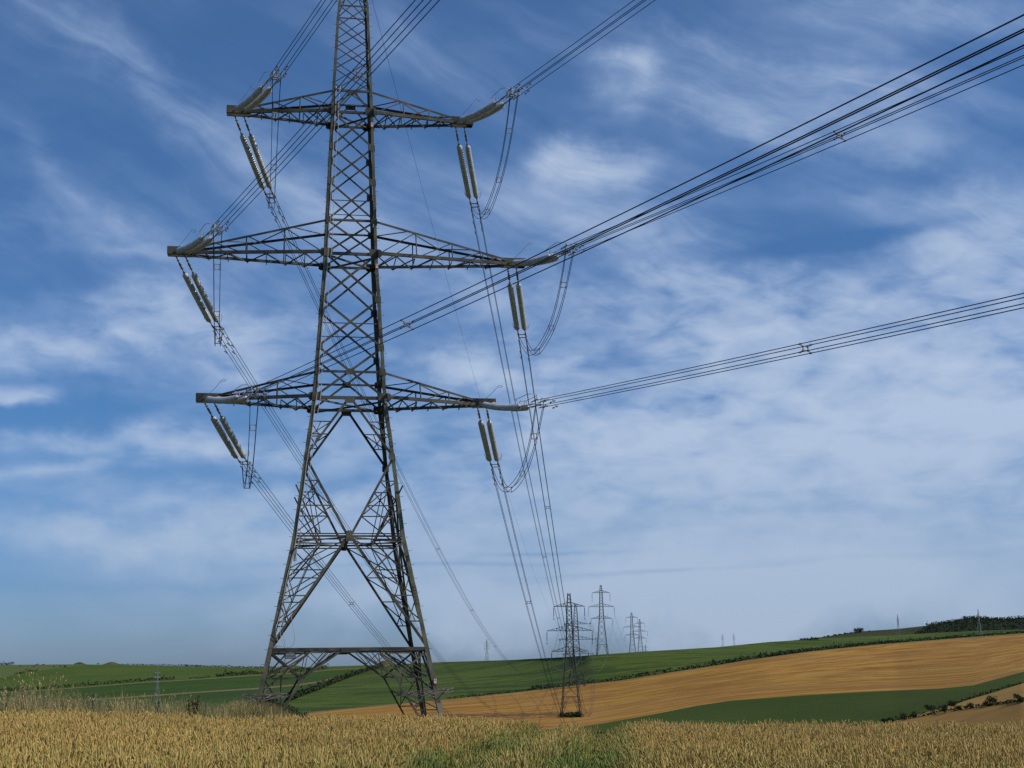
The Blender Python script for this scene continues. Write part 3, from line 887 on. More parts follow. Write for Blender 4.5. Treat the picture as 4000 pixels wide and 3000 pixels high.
# anti-climbing guards: barbed wire outriggers round every leg
for su in (-1, 1):
    for sv in (-1, 1):
        mb = MB(); zg = H(-.9 if su > 0 else -1.0) + (.0 if sv < 0 else -.1)
        c = corner(su, sv, zg); tilt = .10 if su > 0 else -.03
        for k in range(4):
            pts = []
            e = .10 + .05 * k; zo = (-.16 if k % 2 else .0) - .02 * k
            for t_ in np.linspace(0, 2 * pi, 40)[:-1]:
                X = (1.0 + .03 * k) * cos(t_); Y = (.34 + e) * sin(t_)
                X = X + .15 * (1 if X > 0 else -1)
                pts.append(c + np.array([su * (X - .35), -sv * .1 + Y, zo + tilt * X + .03 * sin(5 * t_ + k)]))
            mb.tube(pts, .011, 4, closed=True)
            for q in range(0, 39, 2):
                p = np.array(pts[q])
                d1 = np.array([R.uniform(-1, 1), R.uniform(-1, 1), R.uniform(-1, 1)]) * .055
                mb.bar(p - d1, p + d1, .009)
        for t_ in (0.2, 1.9, 2.9, 4.2, 5.6):
            mb.bar(c + np.array([0, 0, -.45]), c + np.array([su * (1.0 * cos(t_) - .35), .45 * sin(t_), -.08 + tilt * cos(t_)]), .04)
        mb.build('climbing_guard', M['rust'], pyl)

# ------------------------------------------------------------------ insulators, conductors and jumpers of the big pylon
FRONT = {('ub', -1): (157.453, -.0548), ('mb', -1): (155.777, -.0465), ('lb', -1): (154.108, -.0611), ('mb', 1): (156.985, -.1013), ('ub', 1): (155.771, -.0833), ('lb', 1): (156.196, -.0947)}
KC = 2.0e-4; KB = 2.2e-4
T1B = {('ub', -1): (2207.6, 2433.5), ('ub', 1): (2305, 2430.5), ('mb', -1): (2187.7, 2494), ('mb', 1): (2327.5, 2490.5), ('lb', -1): (2202.5, 2552.7), ('lb', 1): (2316, 2549.7)}
ZREL = dict(ub=33.713, mb=24.636, lb=15.77)
ARMN = {'ub': 'top', 'mb': 'middle', 'lb': 'bottom'}
SIDE = {-1: 'left', 1: 'right'}


def span_front(key):
    L, su = key; ph, m_ = radians(FRONT[key][0]), FRONT[key][1]
    T = tw(su * (ARM[L] - 1.0), 0, ZREL[L] - .54)
    dr = np.array([sin(ph), cos(ph), 0.0])
    return lambda s: T + dr * s + np.array([0, 0, m_ * s + KC * s * s]), dr


BACKDX = {('ub', -1): (-3.0, 2.05e-4), ('ub', 1): (2.0, 2.2e-4)}


def span_back(key):
    L, su = key
    T = tw(su * (ARM[L] - .7), 0, ZREL[L] - .75)
    B = at(*T1B[key], 867.0)
    dxx, kb = BACKDX.get(key, (0.0, 2.25e-4))
    B = B + np.array([dxx, 0, 0])
    Ln = np.linalg.norm((B - T)[:2]); dr = np.append((B - T)[:2] / Ln, 0)
    return (lambda s: T + dr * s + np.array([0, 0, (B[2] - T[2]) * s / Ln - kb * s * (Ln - s)])), dr, Ln


SH, SV = .25, .165


def quad(dr):
    n = np.array([dr[1], -dr[0], 0.0])
    return [(n * a * SH + np.array([0, 0, b * SV])) for a in (-1, 1) for b in (-1, 1)]


def spacer_bm(p, dr):
    mb = MB(); q = quad(dr); up = np.array([0, 0, 1.0])
    inn = [o * .46 for o in q]
    for i, j in ((0, 1), (1, 3), (3, 2), (2, 0)): mb.bar(p + inn[i], p + inn[j], .034)
    for i in range(4):
        mb.bar(p + inn[i], p + q[i], .036)
        mb.tube([p + q[i] - dr * .07, p + q[i] + dr * .07], .034, 6)
        mb.tube([p + inn[i] - dr * .04, p + inn[i] + dr * .04], .04, 6)
    return mb


def damper(mb, p, dr):
    mb.bar(p, p + np.array([0, 0, -.13]), .035)
    c = p + np.array([0, 0, -.13])
    mb.tube([c - dr * .24, c + dr * .24], .009, 5)
    for s_ in (-1, 1): mb.tube([c + dr * s_ * .15, c + dr * s_ * .30], .04, 7)


def insulator_set(key, back):
    L, su = key
    fn, dr = (span_back(key)[:2] if back else span_front(key))
    s_end = 9.1 if back else 8.5
    E = fn(s_end)
    side_ = np.array([dr[1], -dr[0], 0.0])
    v = .33 if back else -.33
    root = empty('insulator_string', tw(su * (ARM[L] - .75), v, ZREL[L]))
    o0 = np.array(root.location)
    where = ('going away' if back else 'coming forward')
    tag(root, 'grey ribbed twin insulator string at the %s tip of the %s crossarm, %s' % (SIDE[su], ARMN[L], where), 'insulator', 'insulator strings on the near pylon')
    hard = MB()
    def hoop(pts, r, closed=False, name='arcing_hoop'):
        m1 = MB(); m1.tube(pts, r, 5, closed=closed); m1.build(name, M['galv'], root, smooth=True)
    ends = []
    for q in (-1, 1):
        a = tw(su * (ARM[L] - .75) + q * .275, v, ZREL[L] + (.0 if back else .14)) - o0
        e = E + side_ * q * (.24) * (su if False else 1) * (1 if not back else 1) - o0
        # keep the two strings from crossing
        ax = np.array([cos(YAW), sin(YAW), 0]) * q
        if np.dot(ax, side_ * q) < 0: e = E - side_ * q * .24 - o0
        d = e - a; ln = np.linalg.norm(d); d /= ln
        sagv = lambda t_: np.array([0, 0, -4 * (.10 if back else .24) * t_ * (1 - t_)])
        P = lambda t_: a + (e - a) * t_ + sagv(t_)
        t0, t1 = (.215, .845) if back else (.10, .745)
        # link rods at the tower end
        if back:
            npt = 9; lk = MB()
            for i in range(npt):
                ta, tb = t0 * i / npt, t0 * (i + 1) / npt
                wdt = .11 if i in (3, 4, 5) else .055
                lk.bar(P(ta), P(tb), wdt, .05 if i % 2 else .08)
                if i % 2 == 0: lk.lathe(P(ta) - side_ * .07, side_, [(0, .04), (.14, .04)], 6)
        else:
            lk = MB()
            for i in range(4): lk.bar(P(t0 * i / 4), P(t0 * (i + 1) / 4), .06, .09)
        lk.build('link_chain', M['rust'] if back else M['galv'], root)
        ns = 24; mb = MB()
        pts = [P(t0 + (t1 - t0) * i / ns) for i in range(ns + 1)]
        for i in range(ns):
            p, n_ = pts[i], pts[i + 1]; l_ = np.linalg.norm(n_ - p)
            mb.lathe(p, n_ - p, [(0, .08), (.08 * l_, .12), (.30 * l_, .182), (.56 * l_, .194), (.70 * l_, .172), (.74 * l_, .09), (l_, .08)], 14)
        mb.lathe(pts[0] - d * .07, d, [(0, .03), (.02, .11), (.09, .13)], 12)
        mb.build('insulator', M['glass'], root, smooth=True)
        for i in range(4): hard.bar(P(t1 + (1 - t1) * i / 4), P(t1 + (1 - t1) * (i + 1) / 4), .06 if i % 2 else .10, .05)
        hard.lathe(P(t1), d, [(-.02, .05), (.0, .12), (.10, .12), (.14, .05)], 10)
        ends.append((P(t1), P(1.0), d, P(t0)))
    m_ = (ends[0][1] + ends[1][1]) / 2
    for back_ in (0.0, .42):
        hard.bar(ends[0][1] - ends[0][2] * back_, ends[1][1] - ends[1][2] * back_, .13, .03)
    for o_ in quad(dr):
        hard.bar(m_ + o_ * .9 - dr * .35, m_ + o_ + dr * .30, .05)
        hard.tube([m_ + o_ + dr * .1, m_ + o_ + dr * .55], .035, 6)
    hard.build('yoke_fittings', M['rust'] if back else M['galv'], root)
    # arcing hoops at the line end and a looped horn at the tower end
    up = np.array([0, 0, 1.0])
    c = (ends[0][0] + ends[1][0]) / 2
    if back:
        for q in (0, 1):
            cc = ends[q][0] + side_ * (.22 if q else -.22)
            hoop([cc + up * (.05 + .30 * sin(t_)) + dr * (.34 * cos(t_)) + side_ * .1 * (1 if q else -1) * sin(t_) for t_ in np.linspace(-.3, pi + .3, 14)], .015)
    else:
        cc = c + up * .46 + dr * .45
        loop = [cc + side_ * (.36 * cos(t_)) + dr * ((.62 if cos(t_ - pi / 2) > 0 else -.62) * 1 + .26 * sin(t_)) + up * .05 * sin(t_) for t_ in np.linspace(0, 2 * pi, 25)[:-1]]
        hoop(loop, .018, True, 'arcing_ring')
        for q in (0, 1):
            cq = ends[q][0]
            hoop([cq + up * (.36 * sin(t_)) + dr * (.0 + .20 * cos(t_)) + side_ * (.10 if q else -.10) for t_ in np.linspace(-.4, pi + .4, 13)], .016)
            cq = ends[q][1] + dr * .2
            hoop([cq + up * (.33 * sin(t_)) + dr * (.17 * cos(t_)) + side_ * (.08 if q else -.08) for t_ in np.linspace(-.4, pi + .4, 13)], .016)
        a = ends[0][3]
        hd = np.array([cos(YAW), sin(YAW), 0.0])
        horn = MB(); horn.tube([a, a + up * .30 + dr * .05, a + up * .62 + dr * .5 + hd * .28, a + up * .95 + dr * .95 + hd * .48], .013, 5)
        e_ = a + up * .95 + dr * .95 + hd * .48
        horn.tube([e_ + hd * (.13 + .13 * cos(t_)) + (up * .35 + dr * .8) * .13 * sin(t_) for t_ in np.linspace(pi, -pi * .8, 14)], .013, 5)
        horn.build('arcing_horn', M['galv'], root, smooth=True)
    return E, dr


def conductors(key, back, clamp):
    L, su = key
    if back:
        fn, dr, Ln = span_back(key); s0, s1 = 9.3, Ln - 9.0
        ss = np.concatenate([np.linspace(s0, 200, 50), np.linspace(200, s1, 60)[1:]])
        sp = [50, 113, 167, 225, 285, 345, 405, 465, 530, 590, 650, 710, 760]
        lab = 'four-wire conductor bundle sagging away from the %s tip of the %s crossarm' % (SIDE[su], ARMN[L])
        grp = 'conductor bundles running away'
    else:
        fn, dr = span_front(key); s0, s1 = 8.7, 190
        ss = np.linspace(s0, s1, 70); sp = [{('lb', -1): 30.7, ('lb', 1): 33.5, ('mb', 1): 34.1, ('mb', -1): 33.4}.get(key, 34.0), 92, 148]
        lab = 'four-wire conductor bundle coming overhead from the %s tip of the %s crossarm' % (SIDE[su], ARMN[L])
        grp = 'conductor bundles coming towards the viewer'
    root = empty('conductor_bundle', clamp); o0 = np.array(root.location)
    tag(root, lab, 'power line', grp)
    for o_ in quad(dr):
        mb = MB(); mb.tube([fn(s) + o_ - o0 for s in ss], .0185, 5, caps=False)
        wobj = mb.build('wire', M['wire'], root, smooth=True)
        for k in range(2 if back else 1):
            dm = MB()
            s_ = s0 + 1.1 + 1.4 * k + (R.random() * .5)
            damper(dm, fn(s_) + o_ - o0, dr)
            dm.build('vibration_damper', M['rust'], wobj)
    for s in sp:
        if s < s1: spacer_bm(fn(s) - o0, dr).build('spacer', M['fit'], root)


for key in FRONT:
    L, su = key
    Ef, df = insulator_set(key, False)
    Eb, db = insulator_set(key, True)
    conductors(key, False, Ef); conductors(key, True, Eb)
    # jumper loop under the arm
    root = empty('jumper_loop', (Ef + Eb) / 2); o0 = np.array(root.location)
    tag(root, 'slack four-wire jumper loop hanging under the %s tip of the %s crossarm' % (SIDE[su], ARMN[L]), 'jumper cable', 'jumper loops under the crossarms')
    a0, b0 = Ef + df * .3 - o0, Eb + db * .2 - o0
    qa, qb = quad(df), quad(db)
    qb = [qb[2], qb[3], qb[0], qb[1]]
    ch = (b0 - a0); ch[2] = 0; ch /= np.linalg.norm(ch); nn = np.array([ch[1], -ch[0], 0.0])
    for i in range(4):
        mid = nn * (SH * .6 if i in (0, 1) else -SH * .6) * (1 if np.dot(qa[i], nn) * (1 if i in (0, 1) else -1) > 0 else -1) + np.array([0, 0, qa[i][2] * .9])
        pts = []
        for t_ in np.linspace(0, 1, 44):
            k = t_
            x = .5 - .5 * cos(pi * t_)
            x = x * .45 + t_ * .55
            drop = 2.75 * (1 - abs(2 * x - 1) ** 2.5)
            wq = sin(pi * t_) ** .6
            o_ = (qa[i] * (1 - t_) + qb[i] * t_) * (1 - wq) + mid * wq
            pts.append(a0 * (1 - x) + b0 * x + o_ + np.array([0, 0, -drop]))
        mb = MB(); mb.tube(pts, .0175, 5); mb.build('wire', M['wire'], root, smooth=True)
    for x in (.12, .36, .66):
        p = a0 * (1 - x) + b0 * x + np.array([0, 0, -2.75 * (1 - abs(2 * x - 1) ** 2.5)])
        sp = MB(); qs = [nn * a * SH * .6 + np.array([0, 0, b * SV * .9]) for a in (-1, 1) for b in (-1, 1)]
        for i, j in ((0, 1), (1, 3), (3, 2), (2, 0)): sp.bar(p + qs[i], p + qs[j], .04)
        for q in qs: sp.tube([p + q - ch * .05, p + q + ch * .05], .035, 6)
        sp.build('spacer', M['galv'], root)

# earth wire from the peak down to the second tension pylon
A = tw(0.35, .3, 45.4); B = at(2255, 2364, 867.0)
root = MB(); Ln = np.linalg.norm((B - A)[:2]); pts = []
for s in np.linspace(0, 1, 90):
    p = A + (B - A) * s; p[2] -= 1.72e-4 * Ln * Ln * s * (1 - s); pts.append(p)
root.tube(pts, .011, 5, caps=False)
tag(root.build('earth_wire', M['wire'], smooth=True), 'single thin earth wire falling from the near pylon peak to the far pylons', 'power line')

# ------------------------------------------------------------------ far pylons
def sus_pylon(name, arms, hts, wd, top, base_w, bar, steel_, thick, ins=5.3, npan=9, legd=0.0, tension=False):
    """simple lattice pylon: hts = heights of the crossarms, arms = half lengths, wd = [(z, half width)]"""
    root = empty(name)
    zs = [p[0] for p in wd]; ws = [p[1] for p in wd]
    Wf = lambda z: float(np.interp(z, zs, ws))
    c = lambda su, sv, z: np.array([su * Wf(z), sv * Wf(z), z])
    mb = MB()
    for su in (-1, 1):
        for sv in (-1, 1):
            ks = [-legd - (0 if sv < 0 else 0)] + [z for z in zs if z > 0]
            for a, b in zip(ks[:-1], ks[1:]): mb.bar(c(su, sv, a), c(su, sv, b), thick * 1.6)
    mb.build('legs_frame', steel_, root)
    mb = MB()
    levels = [bar]
    z = bar
    while z < top - .8:
        z += max(1.6, Wf(z) * 1.75); levels.append(min(z, top))
    for (n, t) in FACES:
        n3, t3 = np.array([n[0], n[1], 0.0]), np.array([t[0], t[1], 0.0])
        P = lambda h, z: n3 * Wf(z) + t3 * h + np.array([0, 0, z])
        for za, zb in zip(levels[:-1], levels[1:]):
            mb.bar(P(-Wf(za), za), P(Wf(zb), zb), thick * .8); mb.bar(P(Wf(za), za), P(-Wf(zb), zb), thick * .8)
        mb.bar(P(-Wf(bar), bar), P(Wf(bar), bar), thick * 1.1)
        for sg in (-1, 1):
            a, b = P(0 if False else sg * Wf(bar) * .35, bar), P(sg * Wf(0) * .93, 0)
            mb.bar(a, b, thick)
            for f in (.3, .55, .78):
                q = a + (b - a) * f; zz = q[2]
                mb.bar(q, P(sg * Wf(zz), zz), thick * .6)
                mb.bar(q, P(sg * Wf(zz + bar * .2), min(bar, zz + bar * .2)), thick * .6)
    for hh in hts:
        for (n, t) in FACES:
            n3, t3 = np.array([n[0], n[1], 0.0]), np.array([t[0], t[1], 0.0])
            for dz_ in (0, hh[1]):
                z = hh[0] + dz_
                mb.bar(n3 * Wf(z) - t3 * Wf(z) + (0, 0, z), n3 * Wf(z) + t3 * Wf(z) + (0, 0, z), thick)
    mb.build('lattice_bracing', steel_, root)
    for (z, ah), A in zip(hts, arms):
        for su in (-1, 1):
            mb = MB()
            tip = np.array([su * A, 0, z])
            for sv in (-1, 1):
                b0, t0 = c(su, sv, z), c(su, sv, z + ah)
                tp = tip + np.array([0, sv * .15, 0])
                mb.bar(b0, tp, thick * 1.2); mb.bar(t0, tp, thick * 1.1)
                n_ = 4; pb = b0
                for i in range(1, n_):
                    f = i / n_; b = b0 * (1 - f) + tp * f; t_ = t0 * (1 - f) + tp * f
                    mb.bar(b, t_, thick * .6); mb.bar(pb, t_, thick * .6); pb = b
            mb.bar(tip - np.array([su * .8, 0, 0]), tip, .3, .2)
            mb.build('crossarm', steel_, root)
            if ins > 0:
                ib = MB()
                ib.lathe(tip, (0, 0, -1), [(0, .04), (ins * .12, .05), (ins * .14, .14), (ins * .78, .14), (ins * .8, .05), (ins, .05)], 6)
                e = tip + np.array([0, 0, -ins])
                ib.bar(e + np.array([-.35, 0, 0]), e + np.array([.35, 0, 0]), .1); ib.bar(e + np.array([-.35, 0, -.3]), e + np.array([0, 0, .5]), .08); ib.bar(e + np.array([.35, 0, -.3]), e + np.array([0, 0, .5]), .08)
                ib.build('insulator', M['far_steel'], root)
    return root


def place(px_, py_, D): return at(px_, py_, D)


# second pylon of the neighbouring line, standing in the stubble
b = place(2231, 2798, 604)
p2 = sus_pylon('electricity_pylon', [6.6, 9.65, 7.85], [(45.6, 1.7), (35.4, 2.2), (26.8, 1.9)], [(0, 4.45), (8, 3.3), (26.8, 1.66), (35.4, 1.27), (45.6, .93), (51.2, .48)], 51.2, 4.45, 8, M['far_steel'], .145, legd=2.0)
p2.location = b; p2.rotation_euler = (0, 0, .06)
tag(p2, 'dark suspension pylon rising from a bramble patch in the golden stubble', 'pylon', 'pylons along the far lines')
b3 = place(2353, 2556, 1052)
p3 = dup(p2, b3 - np.array([0, 0, 1.0]), .05)
tag(p3, 'pylon standing alone on the green skyline with six drop insulators', 'pylon', 'pylons along the far lines')
p4 = dup(p2, at(2471, 2550, 1557) - np.array([0, 0, 8]), .05, 1.0)
tag(p4, 'taller of two overlapping pylons behind the green skyline', 'pylon', 'pylons along the far lines')
p5 = dup(p2, at(2502, 2548, 1850) - np.array([0, 0, 9]), .05, 1.0)
tag(p5, 'shorter of two overlapping pylons behind the green skyline', 'pylon', 'pylons along the far lines')
p6 = dup(p2, at(2522, 2548, 3300) - np.array([0, 0, 34]), .05, 1.0)
tag(p6, 'tiny pylon with only its head showing over the green skyline', 'pylon', 'pylons along the far lines')

# the next tension pylon of the near line, at the top edge of the stubble
bt = at(2254, 2680, 867)
t2 = sus_pylon('electricity_pylon', [7.6, 10.9, 8.9], [(36.9, 1.4), (27.6, 2.1), (19.0, 1.6)], [(0, 4.9), (6, 4.2), (11, 3.1), (19, 2.1), (27.6, 1.6), (36.9, 1.25), (44.0, .95), (48.8, .35)], 48.8, 4.9, 6, M['far_steel'], .145, ins=0, legd=6)
t2.location = bt; t2.rotation_euler = (0, 0, .02)
tag(t2, 'tension pylon behind the stubble pylon, with short arms ending in blunt tips', 'pylon', 'pylons along the far lines')
for (L, su), (x, y) in T1B.items():
    for dirn in (-1, 1):
        E = at(x, y, 867); mb = MB()
        z0 = np.array([0, .35 * dirn, -.1]); e = np.array([.3 * dirn * 0, 5.6 * dirn, -1.25])
        for q in (-.25, .25): mb.lathe(z0 + (q, 0, 0), e - z0, [(0, .05), (.6, .05), (.62, .15), (4.6, .15), (4.7, .05), (5.6, .05)], 6)
        if dirn == 1:
            for k in range(2):
                pts = [(q_, 5.6 * c_, -1.25 - 4.0 * (1 - c_ * c_)) for q_, c_ in [((k - .5) * .5, t_) for t_ in np.linspace(-1, 1, 14)]]
                mb.tube(pts, .03, 4)
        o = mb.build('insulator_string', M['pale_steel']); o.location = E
        tag(o, 'small insulator string on the far tension pylon, %s arm, %s tip, %s' % (ARMN[L], SIDE[su], 'far side' if dirn == 1 else 'near side'), 'insulator', 'insulator strings on the far tension pylon')


def far_bundle(A, B, sag, label, r=.036):
    """distant conductor bundle; at this range its wires merge"""
    A, B = np.array(A), np.array(B)
    root = empty('conductor_bundle', A)
    tag(root, label, 'power line', 'distant conductor bundles')
    d = (B - A) / np.linalg.norm(B - A); n = np.array([d[1], -d[0], 0.0])
    for q in (-.25, .25):
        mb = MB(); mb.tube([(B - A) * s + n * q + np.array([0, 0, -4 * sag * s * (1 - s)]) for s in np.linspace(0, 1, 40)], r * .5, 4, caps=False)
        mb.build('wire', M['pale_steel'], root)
    sp = MB()
    for s in np.linspace(.08, .92, 8):
        p = (B - A) * s + np.array([0, 0, -4 * sag * s * (1 - s)]); sp.bar(p - n * .35, p + n * .35, .09)
    sp.build('spacers', M['galv'], root)


def sus_end(p, k, su, drop=5.5):
    A = [6.6, 9.65, 7.85][k]; z = [45.6, 35.4, 26.8][k]; a = p.rotation_euler[2]
    return np.array(p.location) + np.array([su * A * cos(a), su * A * sin(a), z - drop])


for k in range(3):
    for su in (-1, 1):
        far_bundle(sus_end(p2, k, su), sus_end(p3, k, su), 13.5, 'faint conductor bundle from stubble pylon to lone skyline pylon, %s %s arm' % (SIDE[su], ['top', 'middle', 'bottom'][k]))
        far_bundle(sus_end(p3, k, su), sus_end(p5, k, su), 33, 'faint conductor bundle from lone skyline pylon to overlapping pair, %s %s arm' % (SIDE[su], ['top', 'middle', 'bottom'][k]))
        L = ['ub', 'mb', 'lb'][k]
        far_bundle(at(*T1B[(L, su)], 867) + np.array([0, 5.6, -1.2]), sus_end(p4, k, su), 24, 'faint conductor bundle from far tension pylon over the hill, %s %s arm' % (SIDE[su], ['top', 'middle', 'bottom'][k]))

# slim pylons of a smaller line crossing the country
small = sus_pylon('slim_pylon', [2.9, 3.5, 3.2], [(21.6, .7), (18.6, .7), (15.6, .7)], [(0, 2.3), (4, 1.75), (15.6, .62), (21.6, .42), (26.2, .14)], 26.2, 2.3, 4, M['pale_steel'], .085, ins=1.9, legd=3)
SMALL = [(610, 2755, 985, 1.15, 'slim pale pylon in front of the green hillside on the left'), (1902, 2584, 1720, .5, 'slim pylon on the skyline between the near pylon and the far group'),
         (2824, 2530, 2800, .6, 'left of two slim pylons close together on the skyline'), (2868, 2528, 2800, .6, 'right of two slim pylons close together on the skyline'),
         (3511, 2486, 1745, 1.0, 'slim pylon below the little white hut at the foot of the brown hill'), (3828, 2488, 1372, 1.05, 'slim pylon standing by the hedge in front of the scrub hill'),
         (1112, 2634, 1900, 1.2, 'faint slim pylon seen through the near pylon legs')]
for i, (x, y, D, rz, lab) in enumerate(SMALL):
    o = small if i == 0 else dup(small, (0, 0, 0), 0)
    if i == 0 : pass
    o.location = tuple(at(x, y, D)); o.rotation_euler = (0, 0, rz)
    tag(o, lab, 'pylon', 'slim pylons of the smaller line')
sm = {(x): at(x, y, D) for (x, y, D, rz, lab) in SMALL}
a, b = sm[3511], sm[3828]
d = (b - a)[:2] / np.linalg.norm((b - a)[:2]); n = np.array([d[1], -d[0], 0])
for k, z in enumerate((19.7, 16.7, 13.7)):
    mb = MB()
    A_, B_ = a + (0, 0, z), b + (0, 0, z)
    mb.tube([A_ + (B_ - A_) * s + np.array([0, 0, -4 * 6 * s * (1 - s)]) for s in np.linspace(0, 1, 30)], .03, 4, caps=False)
    c_ = b + (b - a) * .9
    mb.tube([B_ + (c_ + (0, 0, z + 4) - B_) * s + np.array([0, 0, -4 * 6 * s * (1 - s)]) for s in np.linspace(0, 1, 30)], .03, 4, caps=False)
    tag(mb.build('power_line', M['wire']), 'thin line strung between the two slim pylons on the right, %s of three' % ['top', 'middle', 'lowest'][k], 'power line', 'thin lines of the smaller pylons')

# ------------------------------------------------------------------ hedges, bushes and trees
def leaf_cloud(mb, c, rx, ry, rz, n, size, rng, mi=0, shell=.55):
    for _ in range(n):
        d = rng.randn(3); d /= np.linalg.norm(d)
        rr = shell + (1 - shell) * rng.rand() ** .6
        p = np.array(c) + d * np.array([rx, ry, rz]) * rr
        nn = d + rng.randn(3) * .7; nn /= np.linalg.norm(nn)
        a = np.cross(nn, rng.randn(3)); a /= np.linalg.norm(a); b = np.cross(nn, a)
        s_ = size * (.6 + .8 * rng.rand())
        mb.add([p - a * s_ - b * s_ * .3, p + b * s_ * .75 - a * .2 * s_, p + a * s_ + b * .2 * s_, p - b * s_ * .7], [(0, 1, 2, 3)], mi)


def hedge(pts, step, h, wdt, label, density=16, size=.5, gaps=(), mat_='leaf', name='hedge', vary=.45, dry=0.0):
    rng = np.random.RandomState(int(abs(pts[0][0])) + 3)
    P = []
    for (x0, y0), (x1, y1) in zip(pts[:-1], pts[1:]):
        A, B = G(x0, y0), G(x1, y1); ln = np.linalg.norm(B - A); k = max(1, int(ln / step))
        for i in range(k):
            f = i / k; P.append(G(x0 + (x1 - x0) * f, y0 + (y1 - y0) * f))
    mb = MB(); hh = h
    for i, p in enumerate(P):
        hh = hh * .75 + h * 1.2 * (1 - vary + 2 * vary * rng.rand()) * .25
        hv = hh * (rng.uniform(1.3, 1.9) if rng.rand() < .10 else 1) * (.45 if sin(i * .19 + x0) > .95 else 1)
        leaf_cloud(mb, p + np.array([0, 0, hv * .48]), step * .8, wdt, hv * .55, density, size, rng, 1 if rng.rand() < dry else 0)
    return tag(mb.build(name, [M[mat_], M['leaf3']]), label, 'hedge')


def off(fn, xs, d): return [(x, fn(x) + d) for x in xs]


hedge(off(B1, range(2060, 5001, 60), -1.0), 1.5, 2.1, 1.6, 'long dark hedge along the top edge of the golden stubble', 14, .55)
hedge(off(B1, range(1750, 2061, 60), -0.5), 1.6, 1.0, 1.0, 'low rough growth along the stubble edge beneath the far tension pylon', 9, .45, name='low_hedge')
hedge(off(BB, range(-400, 401, 50), -4), 2.2, 3.3, 2.0, 'dark hedge below the upper green crop, left end of its row behind the fence', 14, .8)
hedge(off(BB, range(405, 690, 40), -3.5), 2.2, 3.2, 2.0, 'dark hedge below the upper green crop behind the slim pale pylon', 14, .8)
hedge(off(BB, range(745, 830, 20), -3), 2.2, 2.0, 1.6, 'low broken hedge in the gap between two longer hedges', 8, .7)
hedge(off(BB, range(845, 1300, 40), -4), 2.2, 4.0, 2.4, 'dark thick hedge running behind the left legs of the near pylon', 15, .9)
hedge([(1130, 2738), (1170, 2722), (1223, 2703), (1300, 2671), (1370, 2644), (1435, 2621), (1500, 2607)], 1.8, 3.2, 3.0, 'dark diagonal hedge climbing behind the near pylon between two green crops', 16, .8)
hedge([(60, 2634), (110, 2626), (150, 2620)], 2.2, 2.2, 1.5, 'short dark hedge piece below the cows', 9, .7)
hedge([(5, 2598), (58, 2597)], 2.2, 4.0, 2.0, 'dark flat-topped belt of trees on the far left skyline', 16, .9, name='tree_belt')
hedge([(470, 2596), (560, 2598), (700, 2600), (860, 2605), (1000, 2608), (1080, 2607)], 3.0, 1.6, 1.6, 'low dark hedge running along the left skyline', 7, .8)
hedge([(3130, 2501), (3165, 2500), (3200, 2497)], 2.0, 1.8, 1.6, 'low dark hedge on the skyline left of the brown hill', 8, .7)
hedge([(3460, 2821), (3521, 2811), (3600, 2798), (3680, 2784.5), (3760, 2772), (3838, 2760.5), (3920, 2750), (4000, 2741.5), (4300, 2722)], .7, .9, .7, 'low ragged hedge line under the bushes between the two tan fields', 9, .28, vary=.8)
hedge([(3640, 2779), (3700, 2760), (3775, 2735.5), (3870, 2707), (4000, 2667), (4200, 2655)], .9, .7, .6, 'low dark hedge between the green strip and the tan field', 7, .3)


def bush(x, y, wpx, hpx, label, kind=0, name='bush', D=None, lean=0.0, mat_='leaf2'):
    g = G(x, y) if D is None else at(x, y, D)
    D = np.linalg.norm(g[:2]); k = D / F
    wd, ht = wpx * k, hpx * k
    rng = np.random.RandomState(int(x * 3 + y))
    root = empty(name, g); tag(root, label, 'tree' if 'tree' in name else 'bush', 'bushes and trees in the landscape')
    mb = MB(); cz = ht * (.60 if kind else .48)
    trunk_top = np.array([lean * ht, 0, ht * .55])
    mb.tube([(0, 0, -.3), trunk_top * .5 + (0, 0, 0), trunk_top], [ht * .05, ht * .035, ht * .02], 6)
    for _ in range(5):
        e = trunk_top + np.array([rng.uniform(-.35, .35) * wd, rng.uniform(-.2, .2) * wd, ht * rng.uniform(.05, .3)])
        mb.tube([trunk_top * .7, (trunk_top * .7 + e) / 2 + rng.randn(3) * .03 * ht, e], [ht * .02, ht * .014, ht * .006], 5)
    mb.build('trunk', M['bark'], root)
    mb = MB()
    nb = 12 if kind < 2 else 6
    for _ in range(nb):
        c = np.array([lean * ht + rng.uniform(-.36, .36) * wd, rng.uniform(-.3, .3) * wd, cz + rng.uniform(-.28, .24) * ht * (1 if not kind else .7)])
        r_ = wd * rng.uniform(.17, .27)
        leaf_cloud(mb, c, r_, r_, r_ * rng.uniform(.7, 1.0), 60 if kind < 2 else 16, max(.10, wd * .035), rng, 1 if (kind == 2) else 0, .35)
    if kind == 0:
        leaf_cloud(mb, (0, 0, ht * .3), wd * .42, wd * .36, ht * .32, 150, max(.10, wd * .04), rng)
    mb.build('crown', [M[mat_], M['leaf3']], root)
    return root


